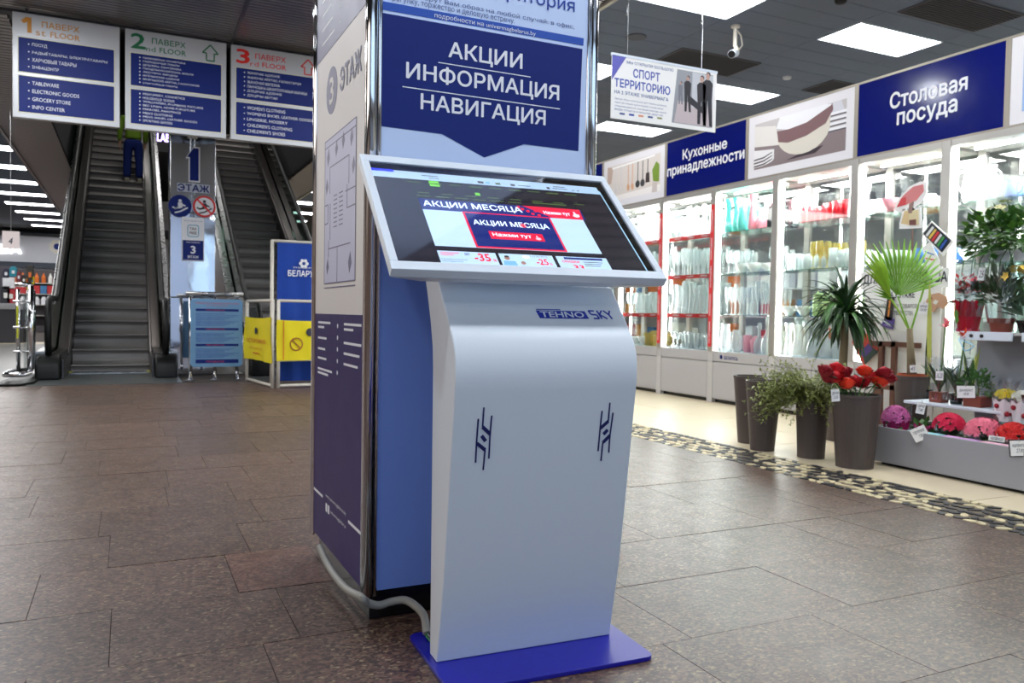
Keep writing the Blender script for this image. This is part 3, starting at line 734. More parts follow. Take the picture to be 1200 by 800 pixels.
def lg2(u, v): return (lg(1.0, v)[0]+.013+(c[0]-b[0]-.013)*u, v0+v*LH)
strokes(st_, SF, [[lg2(.25, .9), lg2(0, .9), lg2(.03, .5), lg2(.28, .45), lg2(.3, .05), lg2(.05, .05)], [lg2(.4, .95), lg2(.42, .02)], [lg2(.62, .95), lg2(.42, .5), lg2(.68, .02)], [lg2(.7, .95), lg2(.86, .5)], [lg2(1.0, .95), lg2(.86, .5), lg2(.9, .02)]], .0045, 0, .001)
st_.build('logo', M_logo, ped, world=True)
# emblems on the front, cut in navy
EF = KFrame((-.266, -.0905, .549), (1, 0, 0), (0, -.027, .2)).off(.0006)
M_emb = mat('emblem_navy', (16, 26, 96), .35)
def Z(p): return EF.px(540+p[0]/6.0, 460+p[1]/6.0)
for grp, th in ((([(162, 103), (153, 240)], [(217, 160), (205, 300), (197, 462)], [(123, 183), (110, 355), (104, 490)], [(170, 400), (157, 543)]), 0),
                (([(993, 127), (980, 245), (965, 410)], [(1037, 200), (1048, 70)], [(1070, 140), (1048, 300), (1040, 420)], [(998, 350), (985, 480)]), 1)):
    mbx = MB(); strokes(mbx, EF, [[Z(p) for p in ln] for ln in grp], .0042, 0, .001)
    thick = ([(153, 240), (206, 290)], [(112, 355), (171, 402)], [(146, 302), (174, 340)]) if th == 0 else ([(980, 250), (1037, 200)], [(1048, 300), (998, 350)], [(1003, 292), (1032, 260)])
    strokes(mbx, EF, [[Z(p) for p in ln] for ln in thick], .0095, 0, .001)
    mbx.build('emblem', M_emb, ped, world=True)

# corrugated conduit from the column to the kiosk
cpts = []
raw = [gx(374, 640, .6), gx(386, 665, .61), gx(404, 688, .62), gy(422, 699, 2.33), gy(431, 706, 2.33), gy(444, 709, 2.335), gy(458, 705, 2.33), gy(474, 703, 2.31), gy(487, 710, 2.27), gy(497, 722, 2.22), gy(500, 742, 2.17)]
for q in raw: q.z = max(q.z, .016)
for i in range(len(raw)-1):
    p0 = raw[max(0, i-1)]; p1 = raw[i]; p2 = raw[i+1]; p3 = raw[min(len(raw)-1, i+2)]
    for k in range(22):
        t_ = k/22; cpts.append(.5*((2*p1)+(p2-p0)*t_+(2*p0-5*p1+4*p2-p3)*t_*t_+(3*p1-3*p2+p3-p0)*t_**3))
cpts.append(raw[-1])
tp = [1.0 if k % 2 else .84 for k in range(len(cpts))]
cb = thing('cable_conduit', 'grey corrugated cable conduit running from the column to the kiosk', 'cable', (cpts[100].x, cpts[100].y, 0))
MB().tube(cpts, .0125, 10, taper=tp).build('conduit', M_conduit, cb, world=True, smooth=True)
e = cpts[-1]
for k, (dx, m_) in enumerate(((-.008, mat('green_wire', (40, 120, 60), .5)), (.006, M_blackp), (0, M_conduit))):
    MB().tube([e, e+Vector((dx, -.02, .0)), e+Vector((dx*2+.012, -.05, -.006)), e+Vector((.035, -.085, -.012))], .003, 6).build('wire', m_, cb, world=True)

# ================================================================== ESCALATORS
TN = .577; YB = 13.3; SLOPE = 5.6
def escalator(name, cx, label):
    t = thing(name, label, 'escalator', (cx, 11.8, 0))
    X = lambda a: (cx+a)
    def side(pts, x0, x1):
        return MB().prism(Frame((x0, 0, 0), (0, 1, 0), (0, 0, 1)), pts, 0, x1-x0)
    yt = YB + SLOPE/TN
    # landing plate and comb
    MB().box(X(-.86), 10.98, -.02, X(.86), 12.88, .006).build('landing_plate', mat('landing_metal', (96, 100, 100), .32, metal=.5, bump=.1, bscale=90), t, world=True)
    MB().box(X(-.5), 12.75, .006, X(.5), 12.92, .016).build('comb_plate', M_steel, t, world=True)
    mb = MB()
    for k in range(24): mb.box(X(-.5+.042*k), 12.9, .004, X(-.5+.042*k+.02), 13.05, .02)
    mb.build('comb_teeth', M_dsteel, t, world=True, kind='stuff')
    MB().box(X(-.52), 12.9, .012, X(-.48), 13.0, .024).build('comb_marking', mat('comb_yellow', (200, 190, 40), .5), t, world=True)
    MB().box(X(.48), 12.9, .012, X(.52), 13.0, .024).build('comb_marking', MATS['comb_yellow'], t, world=True)
    # steps
    me = MB(); dp, rs = .2125/TN, .2125
    pr = [(0, 0), (-.004, -.012), (.03, -.03), (.04, -.075), (.034, -.125), (.015, -.17), (-.012, -rs), (-.012, -rs-.02), (dp+.02, -rs-.02), (dp+.02, 0)]
    me.prism(Frame((-.525, 0, 0), (0, 1, 0), (0, 0, 1)), pr, 0, 1.05)
    for k in range(34): me.prism(Frame((-.515+k*.0308, 0, 0), (0, 1, 0), (0, 0, 1)), [(.05, -.03), (.034, -.075), (.028, -.125), (.009, -.17), (-.018, -rs), (.05, -rs)], 0, .012)
    for k in range(34): me.box(-.515+k*.0308, 0, 0, -.515+k*.0308+.012, dp, .004)
    base = me.build('step', M_step, t); k = 0; z = .02
    while z < SLOPE:
        o = base if k == 0 else base.copy()
        if k: C.objects.link(o)
        o.location = (0, YB + z/TN + .0 - 11.8, z+.07); k += 1; z += rs
    # profile of the incline seen from the side
    def off(h, y0=11.95, b=0.0): return [(y0, h), (YB-.25, h), (YB+b, h+.03), (yt, SLOPE+h), (yt+1.6, SLOPE+h)]
    for s in (-1, 1):
        a, b = (X(s*.53), X(s*.55)) if s > 0 else (X(s*.55), X(s*.53))
        up = off(.26, 12.0); dn = [(12.0, 0)] + [(YB, -.0), (yt, SLOPE-.25), (yt+1.6, SLOPE-.25)]
        side(up+dn[::-1], a, b).build('skirt_panel', M_dsteel, t, world=True)
        a, b = (X(s*.55), X(s*.68)) if s > 0 else (X(s*.68), X(s*.55))
        up = off(.34, 12.0); dn = off(.24, 12.0)
        side(up+dn[::-1], a, b).build('inner_deck', mat('deck_metal', (74, 68, 66), .3, metal=.8), t, world=True, bevel=.01)
        a, b = (X(s*.68), X(s*.72)) if s > 0 else (X(s*.72), X(s*.68))
        up = off(.98, 12.05); dn = off(.3, 12.05)
        gp = [(12.05+.0, .3)] + [(12.02, .6), (12.08, .9), (12.2, .98)] + up[1:]
        side(gp + dn[::-1][:-1], (a+b)/2-.006, (a+b)/2+.006).build('balustrade_glass', glassy('tinted_glass', (150, 172, 164), .12), t, world=True)
        a, b = (X(s*.72), X(s*.86)) if s > 0 else (X(s*.86), X(s*.72))
        side(off(.36, 12.0)+off(.27, 12.0)[::-1], a, b).build('outer_deck', M_steel, t, world=True, bevel=.01)
        a, b = (X(s*.84), X(s*.86)) if s > 0 else (X(s*.86), X(s*.84))
        side(off(.3, 12.0)+[(yt+1.6, SLOPE-.7), (yt, SLOPE-.7), (14.4, .0), (12.0, 0)], a, b).build('side_cladding', mat('cladding', (150, 148, 148), .3, metal=.8), t, world=True)
        hx = X(s*.70)
        path = [(12.42, .2), (12.2, .2), (12.02, .28), (11.93, .45), (11.92, .65), (11.96, .85), (12.08, 1.0), (12.25, 1.05), (YB-.2, 1.06), (YB+.1, 1.11), (yt, SLOPE+1.08), (yt+1.4, SLOPE+1.08)]
        MB().tube([(hx, y, z) for y, z in path], .042, 10).build('handrail', M_rubber, t, world=True, smooth=True)
        # newel housing
        MB().prism(Frame((hx-.14, 0, 0), (0, 1, 0), (0, 0, 1)), [(11.78, 0), (11.8, .18), (11.86, .27), (12.0, .33), (12.5, .33), (12.55, 0)], 0, .28).build('newel_housing', M_rubber, t, world=True, bevel=.03, bseg=3)
    MB().prism(Frame((X(-.84), 0, 0), (0, 1, 0), (0, 0, 1)), [(14.6, 0), (yt, SLOPE-.75), (yt+1.6, SLOPE-.75), (yt+1.6, SLOPE-.7), (yt, SLOPE-.7), (14.45, 0)], 0, 1.68).build('underside', MATS['cladding'], t, world=True)
    return t
escalator('escalator', -.235, 'escalator carrying a person in blue trousers')
escalator('escalator', 2.4, 'escalator rising behind the yellow barrier and info board')

# ---- person riding the first escalator, seen from behind
def skin_body(name, nodes, edges, m, parent, sub=1):
    me = bpy.data.meshes.new(name); me.from_pydata([n[:3] for n in nodes], edges, []); o = bpy.data.objects.new(name, me); C.objects.link(o)
    o.parent = parent; WM[o.name] = wm(parent)
    sk = o.modifiers.new('skin', 'SKIN'); sk.use_smooth_shade = True
    for i, n in enumerate(nodes):
        sv = me.skin_vertices[0].data[i]; r = n[3] if len(n) > 3 else .03; sv.radius = (r, n[4] if len(n) > 4 else r); sv.use_root = (i == 0)
    ss = o.modifiers.new('sub', 'SUBSURF'); ss.levels = sub; ss.render_levels = sub
    me.materials.append(m); return o
sz = .02+.2125*17+.07; sy = YB+(.02+.2125*17)/TN+.17
per = thing('person', 'person in blue trousers and green sleeve riding up the escalator, seen from behind', 'person', (.1, sy, sz+.004))
M_skin = mat('skin', (196, 150, 126), .55)
bn = [(0, 0, .95, .13, .1), (0, 0, 1.12, .125, .09), (0, 0, 1.3, .16, .1), (0, .01, 1.43, .13, .08), (0, .01, 1.5, .055, .055), (0, .02, 1.58, .06, .065), (0, .025, 1.67, .08, .095), (0, .02, 1.75, .06, .07),
      (.1, 0, .88, .09, .09), (.115, .0, .5, .062, .062), (.125, -.01, .1, .045, .045), (.13, .1, .045, .04, .035),
      (-.1, 0, .88, .09, .09), (-.115, .0, .5, .062, .062), (-.125, -.01, .1, .045, .045), (-.13, .1, .045, .04, .035),
      (.19, 0, 1.4, .055, .055), (.25, -.01, 1.13, .045, .045), (.24, .08, .88, .03, .03), (-.19, 0, 1.4, .055, .055), (-.26, -.01, 1.13, .045, .045), (-.27, .04, .88, .03, .03)]
be = [(0, 1), (1, 2), (2, 3), (3, 4), (4, 5), (5, 6), (6, 7), (0, 8), (8, 9), (9, 10), (10, 11), (0, 12), (12, 13), (13, 14), (14, 15), (3, 16), (16, 17), (17, 18), (3, 19), (19, 20), (20, 21)]
# hands: palm and five fingers on each wrist
for s, wi in ((1, 18), (-1, 21)):
    x, y, z = bn[wi][:3]; b0 = len(bn); bn.append((x, y+.01, z-.07, .022, .032)); be.append((wi, b0))
    for k in range(4):
        L = (.07, .08, .075, .06)[k]; yy = y-.02+k*.021; i = len(bn)
        bn += [(x, yy, z-.105, .009, .009), (x-s*.01, yy, z-.105-L*.5, .0085, .0085), (x-s*.022, yy, z-.105-L, .007, .007)]
        be += [(b0, i), (i, i+1), (i+1, i+2)]
    i = len(bn); bn += [(x-s*.02, y+.035, z-.06, .011, .011), (x-s*.03, y+.05, z-.1, .009, .009)]; be += [(b0, i), (i, i+1)]
skin_body('body', bn, be, M_skin, per)
M_trs = mat('trousers', (10, 40, 118), .85, bump=.2, bscale=40)
tn_ = [(0, 0, .98, .17, .125), (0, 0, .9, .165, .13), (.1, 0, .8, .112, .115), (.118, 0, .48, .09, .09), (.128, -.005, .09, .085, .085), (-.1, 0, .8, .112, .115), (-.118, 0, .48, .09, .09), (-.128, -.005, .09, .085, .085)]
skin_body('trousers', tn_, [(0, 1), (1, 2), (2, 3), (3, 4), (1, 5), (5, 6), (6, 7)], M_trs, per, 2)
jn = [(0, 0, .93, .182, .14), (0, 0, .98, .18, .14), (0, 0, 1.2, .165, .125), (0, 0, 1.38, .18, .12), (0, .0, 1.47, .08, .075), (.2, 0, 1.4, .075, .075), (.255, -.01, 1.13, .062, .062), (.243, .07, .9, .047, .047), (-.2, 0, 1.4, .075, .075), (-.265, -.01, 1.13, .062, .062), (-.272, .035, .9, .047, .047)]
skin_body('jacket', jn, [(0, 1), (1, 2), (2, 3), (3, 4), (3, 5), (5, 6), (6, 7), (3, 8), (8, 9), (9, 10)], mat('jacket', (120, 158, 40), .8, bump=.2, bscale=30), per, 2)
MB().ball((0, .012, 1.715), .088, .1, .1, 12, 8).build('hair', mat('hair', (52, 40, 34), .7, bump=.5, bscale=90), per, smooth=True)
for s in (-1, 1):
    MB().prism(Frame((s*.13-.045, 0, 0), (0, 1, 0), (0, 0, 1)), [(-.07, 0), (.2, 0), (.21, .03), (.15, .06), (.04, .1), (-.06, .1), (-.08, .04)], 0, .09).build('shoe', mat('shoe', (150, 148, 130), .6), per, bevel=.015, bseg=2)
fc = MB().ball((-.03, .115, 1.69), .012).ball((.03, .115, 1.69), .012).ball((0, .125, 1.655), .014, .02, .02).build('face_features', M_skin, per, smooth=True)

# ================================================================== HANGING FLOOR SIGNS
SY = 9.4
def floor_sign(x0, x1, numc, num, suf, top, bot, label, arrow=True):
    t = thing('floor_sign', label, 'sign', ((x0+x1)/2, SY, 2.82)); F_ = Frame((x0, SY, 2.82), (1, 0, 0), (0, 0, 1)); W = x1-x0; H = 1.035
    MB().obox(F_, 0, 0, W, H, -.08, 0).build('housing', mat('sign_silver', (196, 196, 198), .38, metal=.25), t, world=True, bevel=.006)
    for a in (.12, W-.12): MB().box(x0+a-.015, SY+.03, 2.82+H, x0+a+.015, SY+.06, CZ).build('hanger', M_dsteel, t, world=True)
    mc = mat('sign_'+num, numc, .4)
    if num == '1': MB().prism(F_, [(.075, .955), (.115, .995), (.165, .995), (.165, .845), (.128, .845), (.128, .95), (.1, .93)], 0, .002).build('numeral', mc, t, world=True)
    else: text(num, F_, (.06, .845), .13, .15, mc, t, bold=.05, h=.002)
    text('ПАВЕРХ', F_, (.255, .915), .33, .058, mc, t, bold=.012, h=.002)
    text(suf, F_, (.20, .83), .09, .05, mc, t, h=.002); text('FLOOR', F_, (.33, .83), .26, .055, mc, t, bold=.012, h=.002)
    if arrow:
        strokes(MB(), F_, [[(.755, .9), (.835, .99), (.915, .9), (.875, .9), (.875, .82), (.795, .82), (.795, .9), (.755, .9)]], .014, 0, .002).build('arrow', mc, t, world=True)
    for (v0, v1, ls) in ((.455, .79, top), (.06, .415, bot)):
        MB().obox(F_, .045, v0-.008, W-.045, v1+.008, 0, .002).build('panel_rim', mat('rim_cream', (226, 222, 190), .5), t, world=True)
        pn = MB().obox(F_, .053, v0, W-.053, v1, 0, .004).build('panel', M_navy, t, world=True)
        n_ = len(ls); st_ = (v1-v0-.04)/n_
        for i, l in enumerate(ls):
            y = v1-.02-(i+.78)*st_; hgt = min(.036, st_*.62)
            wd = len(l)*.0258*(hgt/.036)**.6
            text(l, F_, (.17, y), min(wd, W-.25), hgt, M_ink, pn, bold=.006, h=.005)
            MB().prism(F_, circ(.14, y+hgt/2, .007, n=6), 0, .0055).build('bullet', M_ink, pn, world=True)
    return t
floor_sign(-1.035, -.08, (206, 136, 30), '1', 'st', ['ПОСУД', 'РАДЫЁТАВАРЫ, ЭЛЕКТРАТАВАРЫ', 'ХАРЧОВЫЯ ТАВАРЫ', 'ІНФАЦЭНТР'], ['TABLEWARE', 'ELECTRONIC GOODS', 'GROCERY STORE', 'INFO CENTER'],
           'hanging silver directory sign with an orange number 1', False)
floor_sign(-.03, .97, (18, 108, 62), '2', 'nd', ['ПАРФУМЕРЫЯ, КАСМЕТЫКА', 'ГАСПАДАРЧЫЯ ТАВАРЫ', 'ШПАЛЕРЫ, САНТЭХНІКА', 'ПАСЦЕЛЬНАЯ БЯЛІЗНА, МЭБЛЯ', 'ЛЮСТЭРКІ, КАРЦІНЫ', 'МУЖЧЫНСКАЕ АДЗЕННЕ', 'МУЖЧЫНСКІ АБУТАК, ГАЛАНТАРЭЯ', 'СПАРТЫЎНЫЯ ТАВАРЫ'],
           ['PERFUMERY, COSMETICS', 'HOUSEHOLD GOODS', 'WALLPAPERS, PLUMBING FIXTURES', 'BED LINEN, HOME FURNITURE', 'MIRRORS, PAINTINGS', "MEN'S CLOTHING", "MEN'S SHOES, LEATHER GOODS", 'SPORTING GOODS'], 'hanging silver directory sign with a green number 2 and arrow')
floor_sign(1.02, 2.02, (226, 34, 24), '3', 'rd', ['ЖАНОЧАЕ АДЗЕННЕ', 'ЖАНОЧЫ АБУТАК, ГАЛАНТАРЭЯ', 'ЖАНОЧАЯ БЯЛІЗНА', 'ПАНЧОШНА-ШКАРПЭТКАВЫЯ ВЫРАБЫ', 'ДЗІЦЯЧАЕ АДЗЕННЕ', 'ДЗІЦЯЧЫ АБУТАК'], ["WOMEN'S CLOTHING", "WOMEN'S SHOES, LEATHER GOODS", 'LINGERIE, HOSIERY', "CHILDREN'S CLOTHING", "CHILDREN'S SHOES"],
           'hanging silver directory sign with a red number 3 and arrow')
# glowing upstairs lettering
up = thing('shop_sign', 'small glowing purple sign on the upper floor behind the hanging signs', 'sign', (.9, 25, 5.6))
UF = Frame((.74, 25, 5.66), (1, 0, 0), (0, 0, 1))
text('LAB', UF, (0, 0), .32, .22, mat('purple_glow', (196, 170, 255), emit=3), up, bold=.03)
MB().obox(UF, -.05, -.06, .4, .3, -.06, -.01).build('backboard', M_dark, up, world=True)

# ================================================================== MIRROR COLUMN BETWEEN THE ESCALATORS
MC = thing('mirror_column', 'polished steel clad column between the two escalators', 'column', (.83, 12.6, 0))
for (z0, z1) in ((0, 1.1), (1.104, 2.3), (2.304, 3.5), (3.504, 8.3)):
    MB().box(.53, 12.3, z0, 1.13, 12.9, z1).build('steel_panel', M_mirror, MC, world=True, bevel=.008)
M1 = Frame((.53, 12.3, 0), (1, 0, 0), (0, 0, 1))
def onm(n, label, cat, px_, build):
    p = M1.px(*px_); q = M1.p(p[0], p[1]); t = thing(n, label, cat, (q.x, q.y-.03, q.z)); build(t, M1.off(.05)); return t
MF = Frame((.53, 12.24, 0), (1, 0, 0), (0, 0, 1))
t = thing('floor_number_sign', 'large blue number 1 with lettering hung in front of the steel column', 'sign', (.87, 12.24, 2.2))
p = MF.px(219, 211); q = MF.px(232, 174)
def one(g): return [(q[0]-.13*1.1-g, q[1]-.13-g), (q[0]-.06, q[1]+g), (q[0]+.01+g, q[1]+g), (q[0]+.01+g, p[1]-g), (q[0]-.105-g, p[1]-g), (q[0]-.105-g, q[1]-.13-g)]
MB().prism(MF, one(.018), -.012, 0).build('number_rim', M_ink, t, world=True); MB().prism(MF, one(0), 0, .004).build('number', M_navy, t, world=True)
a = MF.px(208.5, 223); b = MF.px(245, 223); c = MF.px(208.5, 215)
MB().obox(MF, a[0]-.01, a[1]-.012, b[0]+.01, c[1]+.012, -.012, -.008).build('word_backing', mat('acrylic', (200, 206, 220), .2), t, world=True)
text('ЭТАЖ', MF, a, b[0]-a[0], c[1]-a[1], M_navy, t, bold=.035, h=.001)
r0 = MF.px(224, 160)
MB().tube([MF.p(r0[0], r0[1], -.03), MF.p(r0[0], 1.95, -.03)], .006, 6).tube([MF.p(r0[0]+.05, r0[1], -.03), MF.p(r0[0]+.05, 1.95, -.03)], .006, 6).build('rod', M_steel, t, world=True)
MB().obox(MF, r0[0]-.04, r0[1], r0[0]+.09, r0[1]+.09, -.06, .03).build('bracket', M_pvc, t, world=True)
MB().obox(MF, r0[0]-.005, r0[1]-1.5, r0[0]+.055, r0[1]-1.49, -.06, -.02).build('clip', M_steel, t, world=True)
def disc(n, px_, label, back, rim, fig):
    u, v = MF.px(*px_); t = thing(n, label, 'sign', tuple(MF.p(u, v)), 0)
    MB().prism(MF, circ(u, v, .152, n=28), -.02, 0).build('disc', back, t, world=True)
    if rim: 
        MB().prism(MF, circ(u, v, .152, n=28), 0, .002).build('ring', rim, t, world=True); MB().prism(MF, circ(u, v, .125, n=28), 0, .003).build('field', M_ink, t, world=True)
    m_ = M_ink if not rim else M_inkdark
    fg = MB(); fg.prism(MF, circ(u, v+.07, .022, n=10), 0, .005)
    fg.prism(MF, [(u-.03, v+.045), (u+.03, v+.045), (u+.035, v-.02), (u-.025, v-.02)], 0, .005)
    strokes(fg, MF, [[(u-.02, v-.02), (u-.07, v-.045)], [(u+.02, v+.02), (u+.07, v)], [(u-.1, v-.02), (u-.06, v-.04), (u+.02, v-.02)], [(u-.07, v-.1), (u, v-.08), (u+.1, v-.02)]], .02, 0, .005)
    fg.build('figure_print', m_, t, world=True)
    if rim: strokes(MB(), MF, [[(u-.1, v+.1), (u+.1, v-.1)]], .025, 0, .007).build('slash', rim, t, world=True)
disc('safety_sign', (211, 241), 'round blue escalator safety sign with a white figure', M_navy, None, 0)
disc('safety_sign', (239.5, 242), 'round white prohibition sign with a red ring and slash', M_ink, M_red, 0)
a = MF.px(213, 305); b = MF.px(239.5, 255.5)
t = thing('information_sign', 'rectangular tax free information sign on the steel column', 'sign', tuple(MF.p(*a)))
W_, H_ = b[0]-a[0], b[1]-a[1]; P1 = Frame(MF.p(*a), MF.u, MF.v)
MB().obox(P1, 0, 0, W_, H_, -.015, 0).build('backing', M_ink, t, world=True); MB().obox(P1, .012, .012, W_-.012, H_*.47, 0, .003).build('lower_field', M_navy, t, world=True)
MB().prism(P1, rrect(W_*.24, H_*.55, W_*.76, H_*.83, .03), 0, .002).build('badge_rim', mat('badge_blue', (90, 160, 196), .4), t, world=True)
MB().prism(P1, rrect(W_*.28, H_*.57, W_*.72, H_*.81, .02), 0, .003).build('badge_field', M_ink, t, world=True)
text('TAX\nFREE', P1, (W_*.34, H_*.61), W_*.32, H_*.16, M_inkdark, t, bold=.02, h=.004, align='C')
text('3', P1, (W_*.4, H_*.17), W_*.2, H_*.17, M_ink, t, bold=.05, h=.004); text('ЭТАЖ', P1, (W_*.25, H_*.06), W_*.5, H_*.06, M_ink, t, bold=.02, h=.004)
text('магазины', P1, (W_*.2, H_*.41), W_*.6, H_*.025, M_ink, t, h=.004); text('возврат НДС для гостей', P1, (W_*.1, H_*.9), W_*.8, H_*.03, M_inkgrey, t, h=.004)

# ================================================================== BLUE INFORMATION BOARD ON ITS STEEL RAIL
BY = 11.2; BF = Frame((0, BY, 0), (1, 0, 0), (0, 0, 1))
t = thing('rules_board', 'light blue rules board with rounded corners on a steel rail', 'board', (1.03, BY, 0))
a = BF.px(223, 430); b = BF.px(284.5, 351)
MB().prism(BF, rrect(a[0], a[1], b[0], b[1], .05), -.02, 0).build('board', mat('board_blue', (106, 150, 190), .4), t, world=True, bevel=.003)
W_, H_ = b[0]-a[0], b[1]-a[1]; Q = Frame(BF.p(*a), BF.u, BF.v)
for v, hgt in ((.82, .035), (.54, .035), (.305, .035), (.055, .055)):
    MB().obox(Q, .1*W_, v*H_, .92*W_, (v+hgt)*H_, 0, .002).build('heading_bar', M_navy, t, world=True)
    text('ПРАВИЛА', Q, (.3*W_, (v+.008)*H_), .35*W_, hgt*.5*H_, mat('text_red', (200, 70, 80), .5), t, h=.003)
text('ПРАВИЛА ПОЛЬЗОВАНИЯ ЭСКАЛАТОРОМ', Q, (.1*W_, .925*H_), .82*W_, .022*H_, MATS['text_red'], t, h=.002); text('ДЛЯ ПОСЕТИТЕЛЕЙ', Q, (.3*W_, .895*H_), .4*W_, .02*H_, MATS['text_red'], t, h=.002)
for v0, n_ in ((.6, 9), (.36, 7), (.13, 7)):
    for k in range(n_):
        text('правила пользования эскалатором для посетителей универмага'[:30+(k*7) % 25], Q, (.1*W_, (v0+k*.0215)*H_), (.55+.27*((k*5) % 4)/3)*W_, .0165*H_, M_inkblue, t, h=.002, bold=.015)
a2 = BF.px(218, 343.5); b2 = BF.px(286, 343.5)
MB().tube([(a2[0], BY+.06, a2[1]), (b2[0], BY+.06, a2[1])], .028, 10).build('top_rail', M_steel, t, world=True, smooth=True)
for x in (a2[0]+.06, (a2[0]+b2[0])/2, b2[0]-.08):
    MB().tube([(x, BY+.06, .012), (x, BY+.06, a2[1])], .024, 10).build('leg', M_chrome, t, world=True, smooth=True)
    MB().lathe([(.06, 0), (.06, .012), (.03, .02)], (x-1.03, .06, 0), 14, capt=True).build('foot', M_chrome, t)

# ================================================================== FOLDING BARRIER WITH YELLOW CLOTH
A_ = gz(288.5, 446); B_ = gz(320, 455); D_ = gz(366, 453); L3 = 1.07
t = thing('folding_barrier', 'folding white plastic frame barrier with yellow warning cloth', 'barrier', (B_.x, B_.y, 0))
def bpanel(P, Q_, part):
    u = (Q_-P).normalized(); W = (Q_-P).length; Fb = Frame((P.x, P.y, 0), (u.x, u.y, 0), (0, 0, 1)); mb = MB()
    r = .02
    for uu in (.03, W-.03): mb.tube([Fb.p(uu, .0), Fb.p(uu, L3)], r, 8)
    for v in (.03, .34, L3-.01): mb.tube([Fb.p(.03, v), Fb.p(W-.03, v)], r*.9, 8)
    mb.build('frame', M_pvc, t, world=True, smooth=True)
    return Fb, W
Fb, W = bpanel(A_, B_, 'l')
cl = MB(); rows = 6; cs = 10
def cloth(Fb, W, v0, v1, bow, ph):
    cl = MB(); vs = []; 
    for i in range(cs+1):
        for j in range(rows+1):
            u = W*i/cs; v = v0 + (v1-v0)*j/rows; vs.append(Fb.p(u, v - bow*sin(pi*i/cs)*(1 if j > rows/2 else -.6), .028+.012*sin(i*1.7+j*.8+ph)))
    n_ = len(vs); vs += [q_ - Fb.n*.004 for q_ in vs]
    f = [(i*(rows+1)+j, (i+1)*(rows+1)+j, (i+1)*(rows+1)+j+1, i*(rows+1)+j+1) for i in range(cs) for j in range(rows)]
    cl.add(vs, f + [tuple(q_+n_ for q_ in reversed(x)) for x in f]); cl.build('warning_cloth', M_yellow, t, world=True, smooth=True)
cloth(Fb, W, .30, .86, .02, 0)
g = MB().prism(Fb, circ(W*.5, .68, .045, n=8), .04, .046); g.build('cloth_print', M_inkdark, t, world=True)
M_or = mat('print_orange', (206, 120, 30), .7)
text('ОСТОРОЖНО', Fb, (W*.15, .53), W*.7, .05, M_or, t, h=.045, bold=.02); text('МОКРЫЙ ПОЛ', Fb, (W*.28, .45), W*.45, .03, M_or, t, h=.045); strokes(MB(), Fb, [[(W*.4, .4), (W*.6, .4)]], .016, .04, .046).build('cloth_print', M_or, t, world=True)
Fr, Wr = bpanel(B_+Vector((.03, 0, 0)), D_+Vector((.3, 0, 0)), 'r')
cloth(Fr, Wr, .33, .83, .012, 2)
cc = Fr.px(346, 403)
strokes(MB(), Fr, [circ(cc[0], cc[1], .075, n=20)+[(cc[0]+.075, cc[1])], [(cc[0]-.05, cc[1]+.05), (cc[0]+.05, cc[1]-.05)]], .012, .042, .048).build('cloth_print', mat('print_brown', (150, 60, 40), .7), t, world=True)
MB().prism(Fr, circ(Fr.px(362, 389)[0], Fr.px(362, 389)[1], .05, n=14), .042, .048).build('cloth_print', M_inkdark, t, world=True)
strokes(MB(), Fr, [[(.08, .35), (.08, .82)]], .012, .042, .048).build('seam', M_or, t, world=True)
# blue fabric banner
BY2 = 10.45; BB = Frame((0, BY2, 0), (1, 0, 0), (0, 0, 1))
t = thing('fabric_banner', 'tall blue fabric banner hanging on a white tube frame behind the barrier', 'banner', (1.9, BY2, 0))
a = BB.px(319, 281); b = BB.px(368, 281); zt = a[1]
MB().tube([(a[0], BY2, .02), (a[0], BY2, zt)], .022, 8).tube([(a[0]+1.0, BY2, .02), (a[0]+1.0, BY2, zt)], .022, 8).tube([(a[0], BY2, zt-.01), (a[0]+1.0, BY2, zt-.01)], .018, 8).build('frame', M_pvc, t, world=True, smooth=True)
cl = MB(); vs = []
for i in range(25):
    for j in range(13):
        u = a[0]+.06+.9*i/24; z = .05 + (zt-.03-.05)*j/12; k = 1-.05*(1-j/12)
        vs.append((u, BY2-.03+.018*sin(i*.9+j*.15)*(1.1-j/14), z))
f = [(i*13+j, (i+1)*13+j, (i+1)*13+j+1, i*13+j+1) for i in range(24) for j in range(12)]
n_ = len(vs); vs2 = vs + [(x, y+.004, z) for x, y, z in vs]
cl.add(vs2, f+[tuple(q+n_ for q in reversed(x)) for x in f]).build('fabric', M_bluecloth, t, world=True, smooth=True)
p = BB.px(336.5, 323.5); q = BB.px(362, 323.5); text('БЕЛАРУСЬ', BB, (p[0]+0, p[1]), (q[0]-p[0])*1.6, .075, M_ink, t, bold=.05, h=.06)
text('УНИВЕРМАГ', BB, (p[0]+.06, p[1]+.1), (q[0]-p[0])*1.3, .022, M_ink, t, h=.06)
lu, lv = BB.px(355, 309); ms = MB()
for k in range(6): ms.prism(BB, circ(lu+.04*cos(k*pi/3), lv+.04*sin(k*pi/3), .022, n=8), .058, .061)
ms.build('rosette', M_ink, t, world=True)

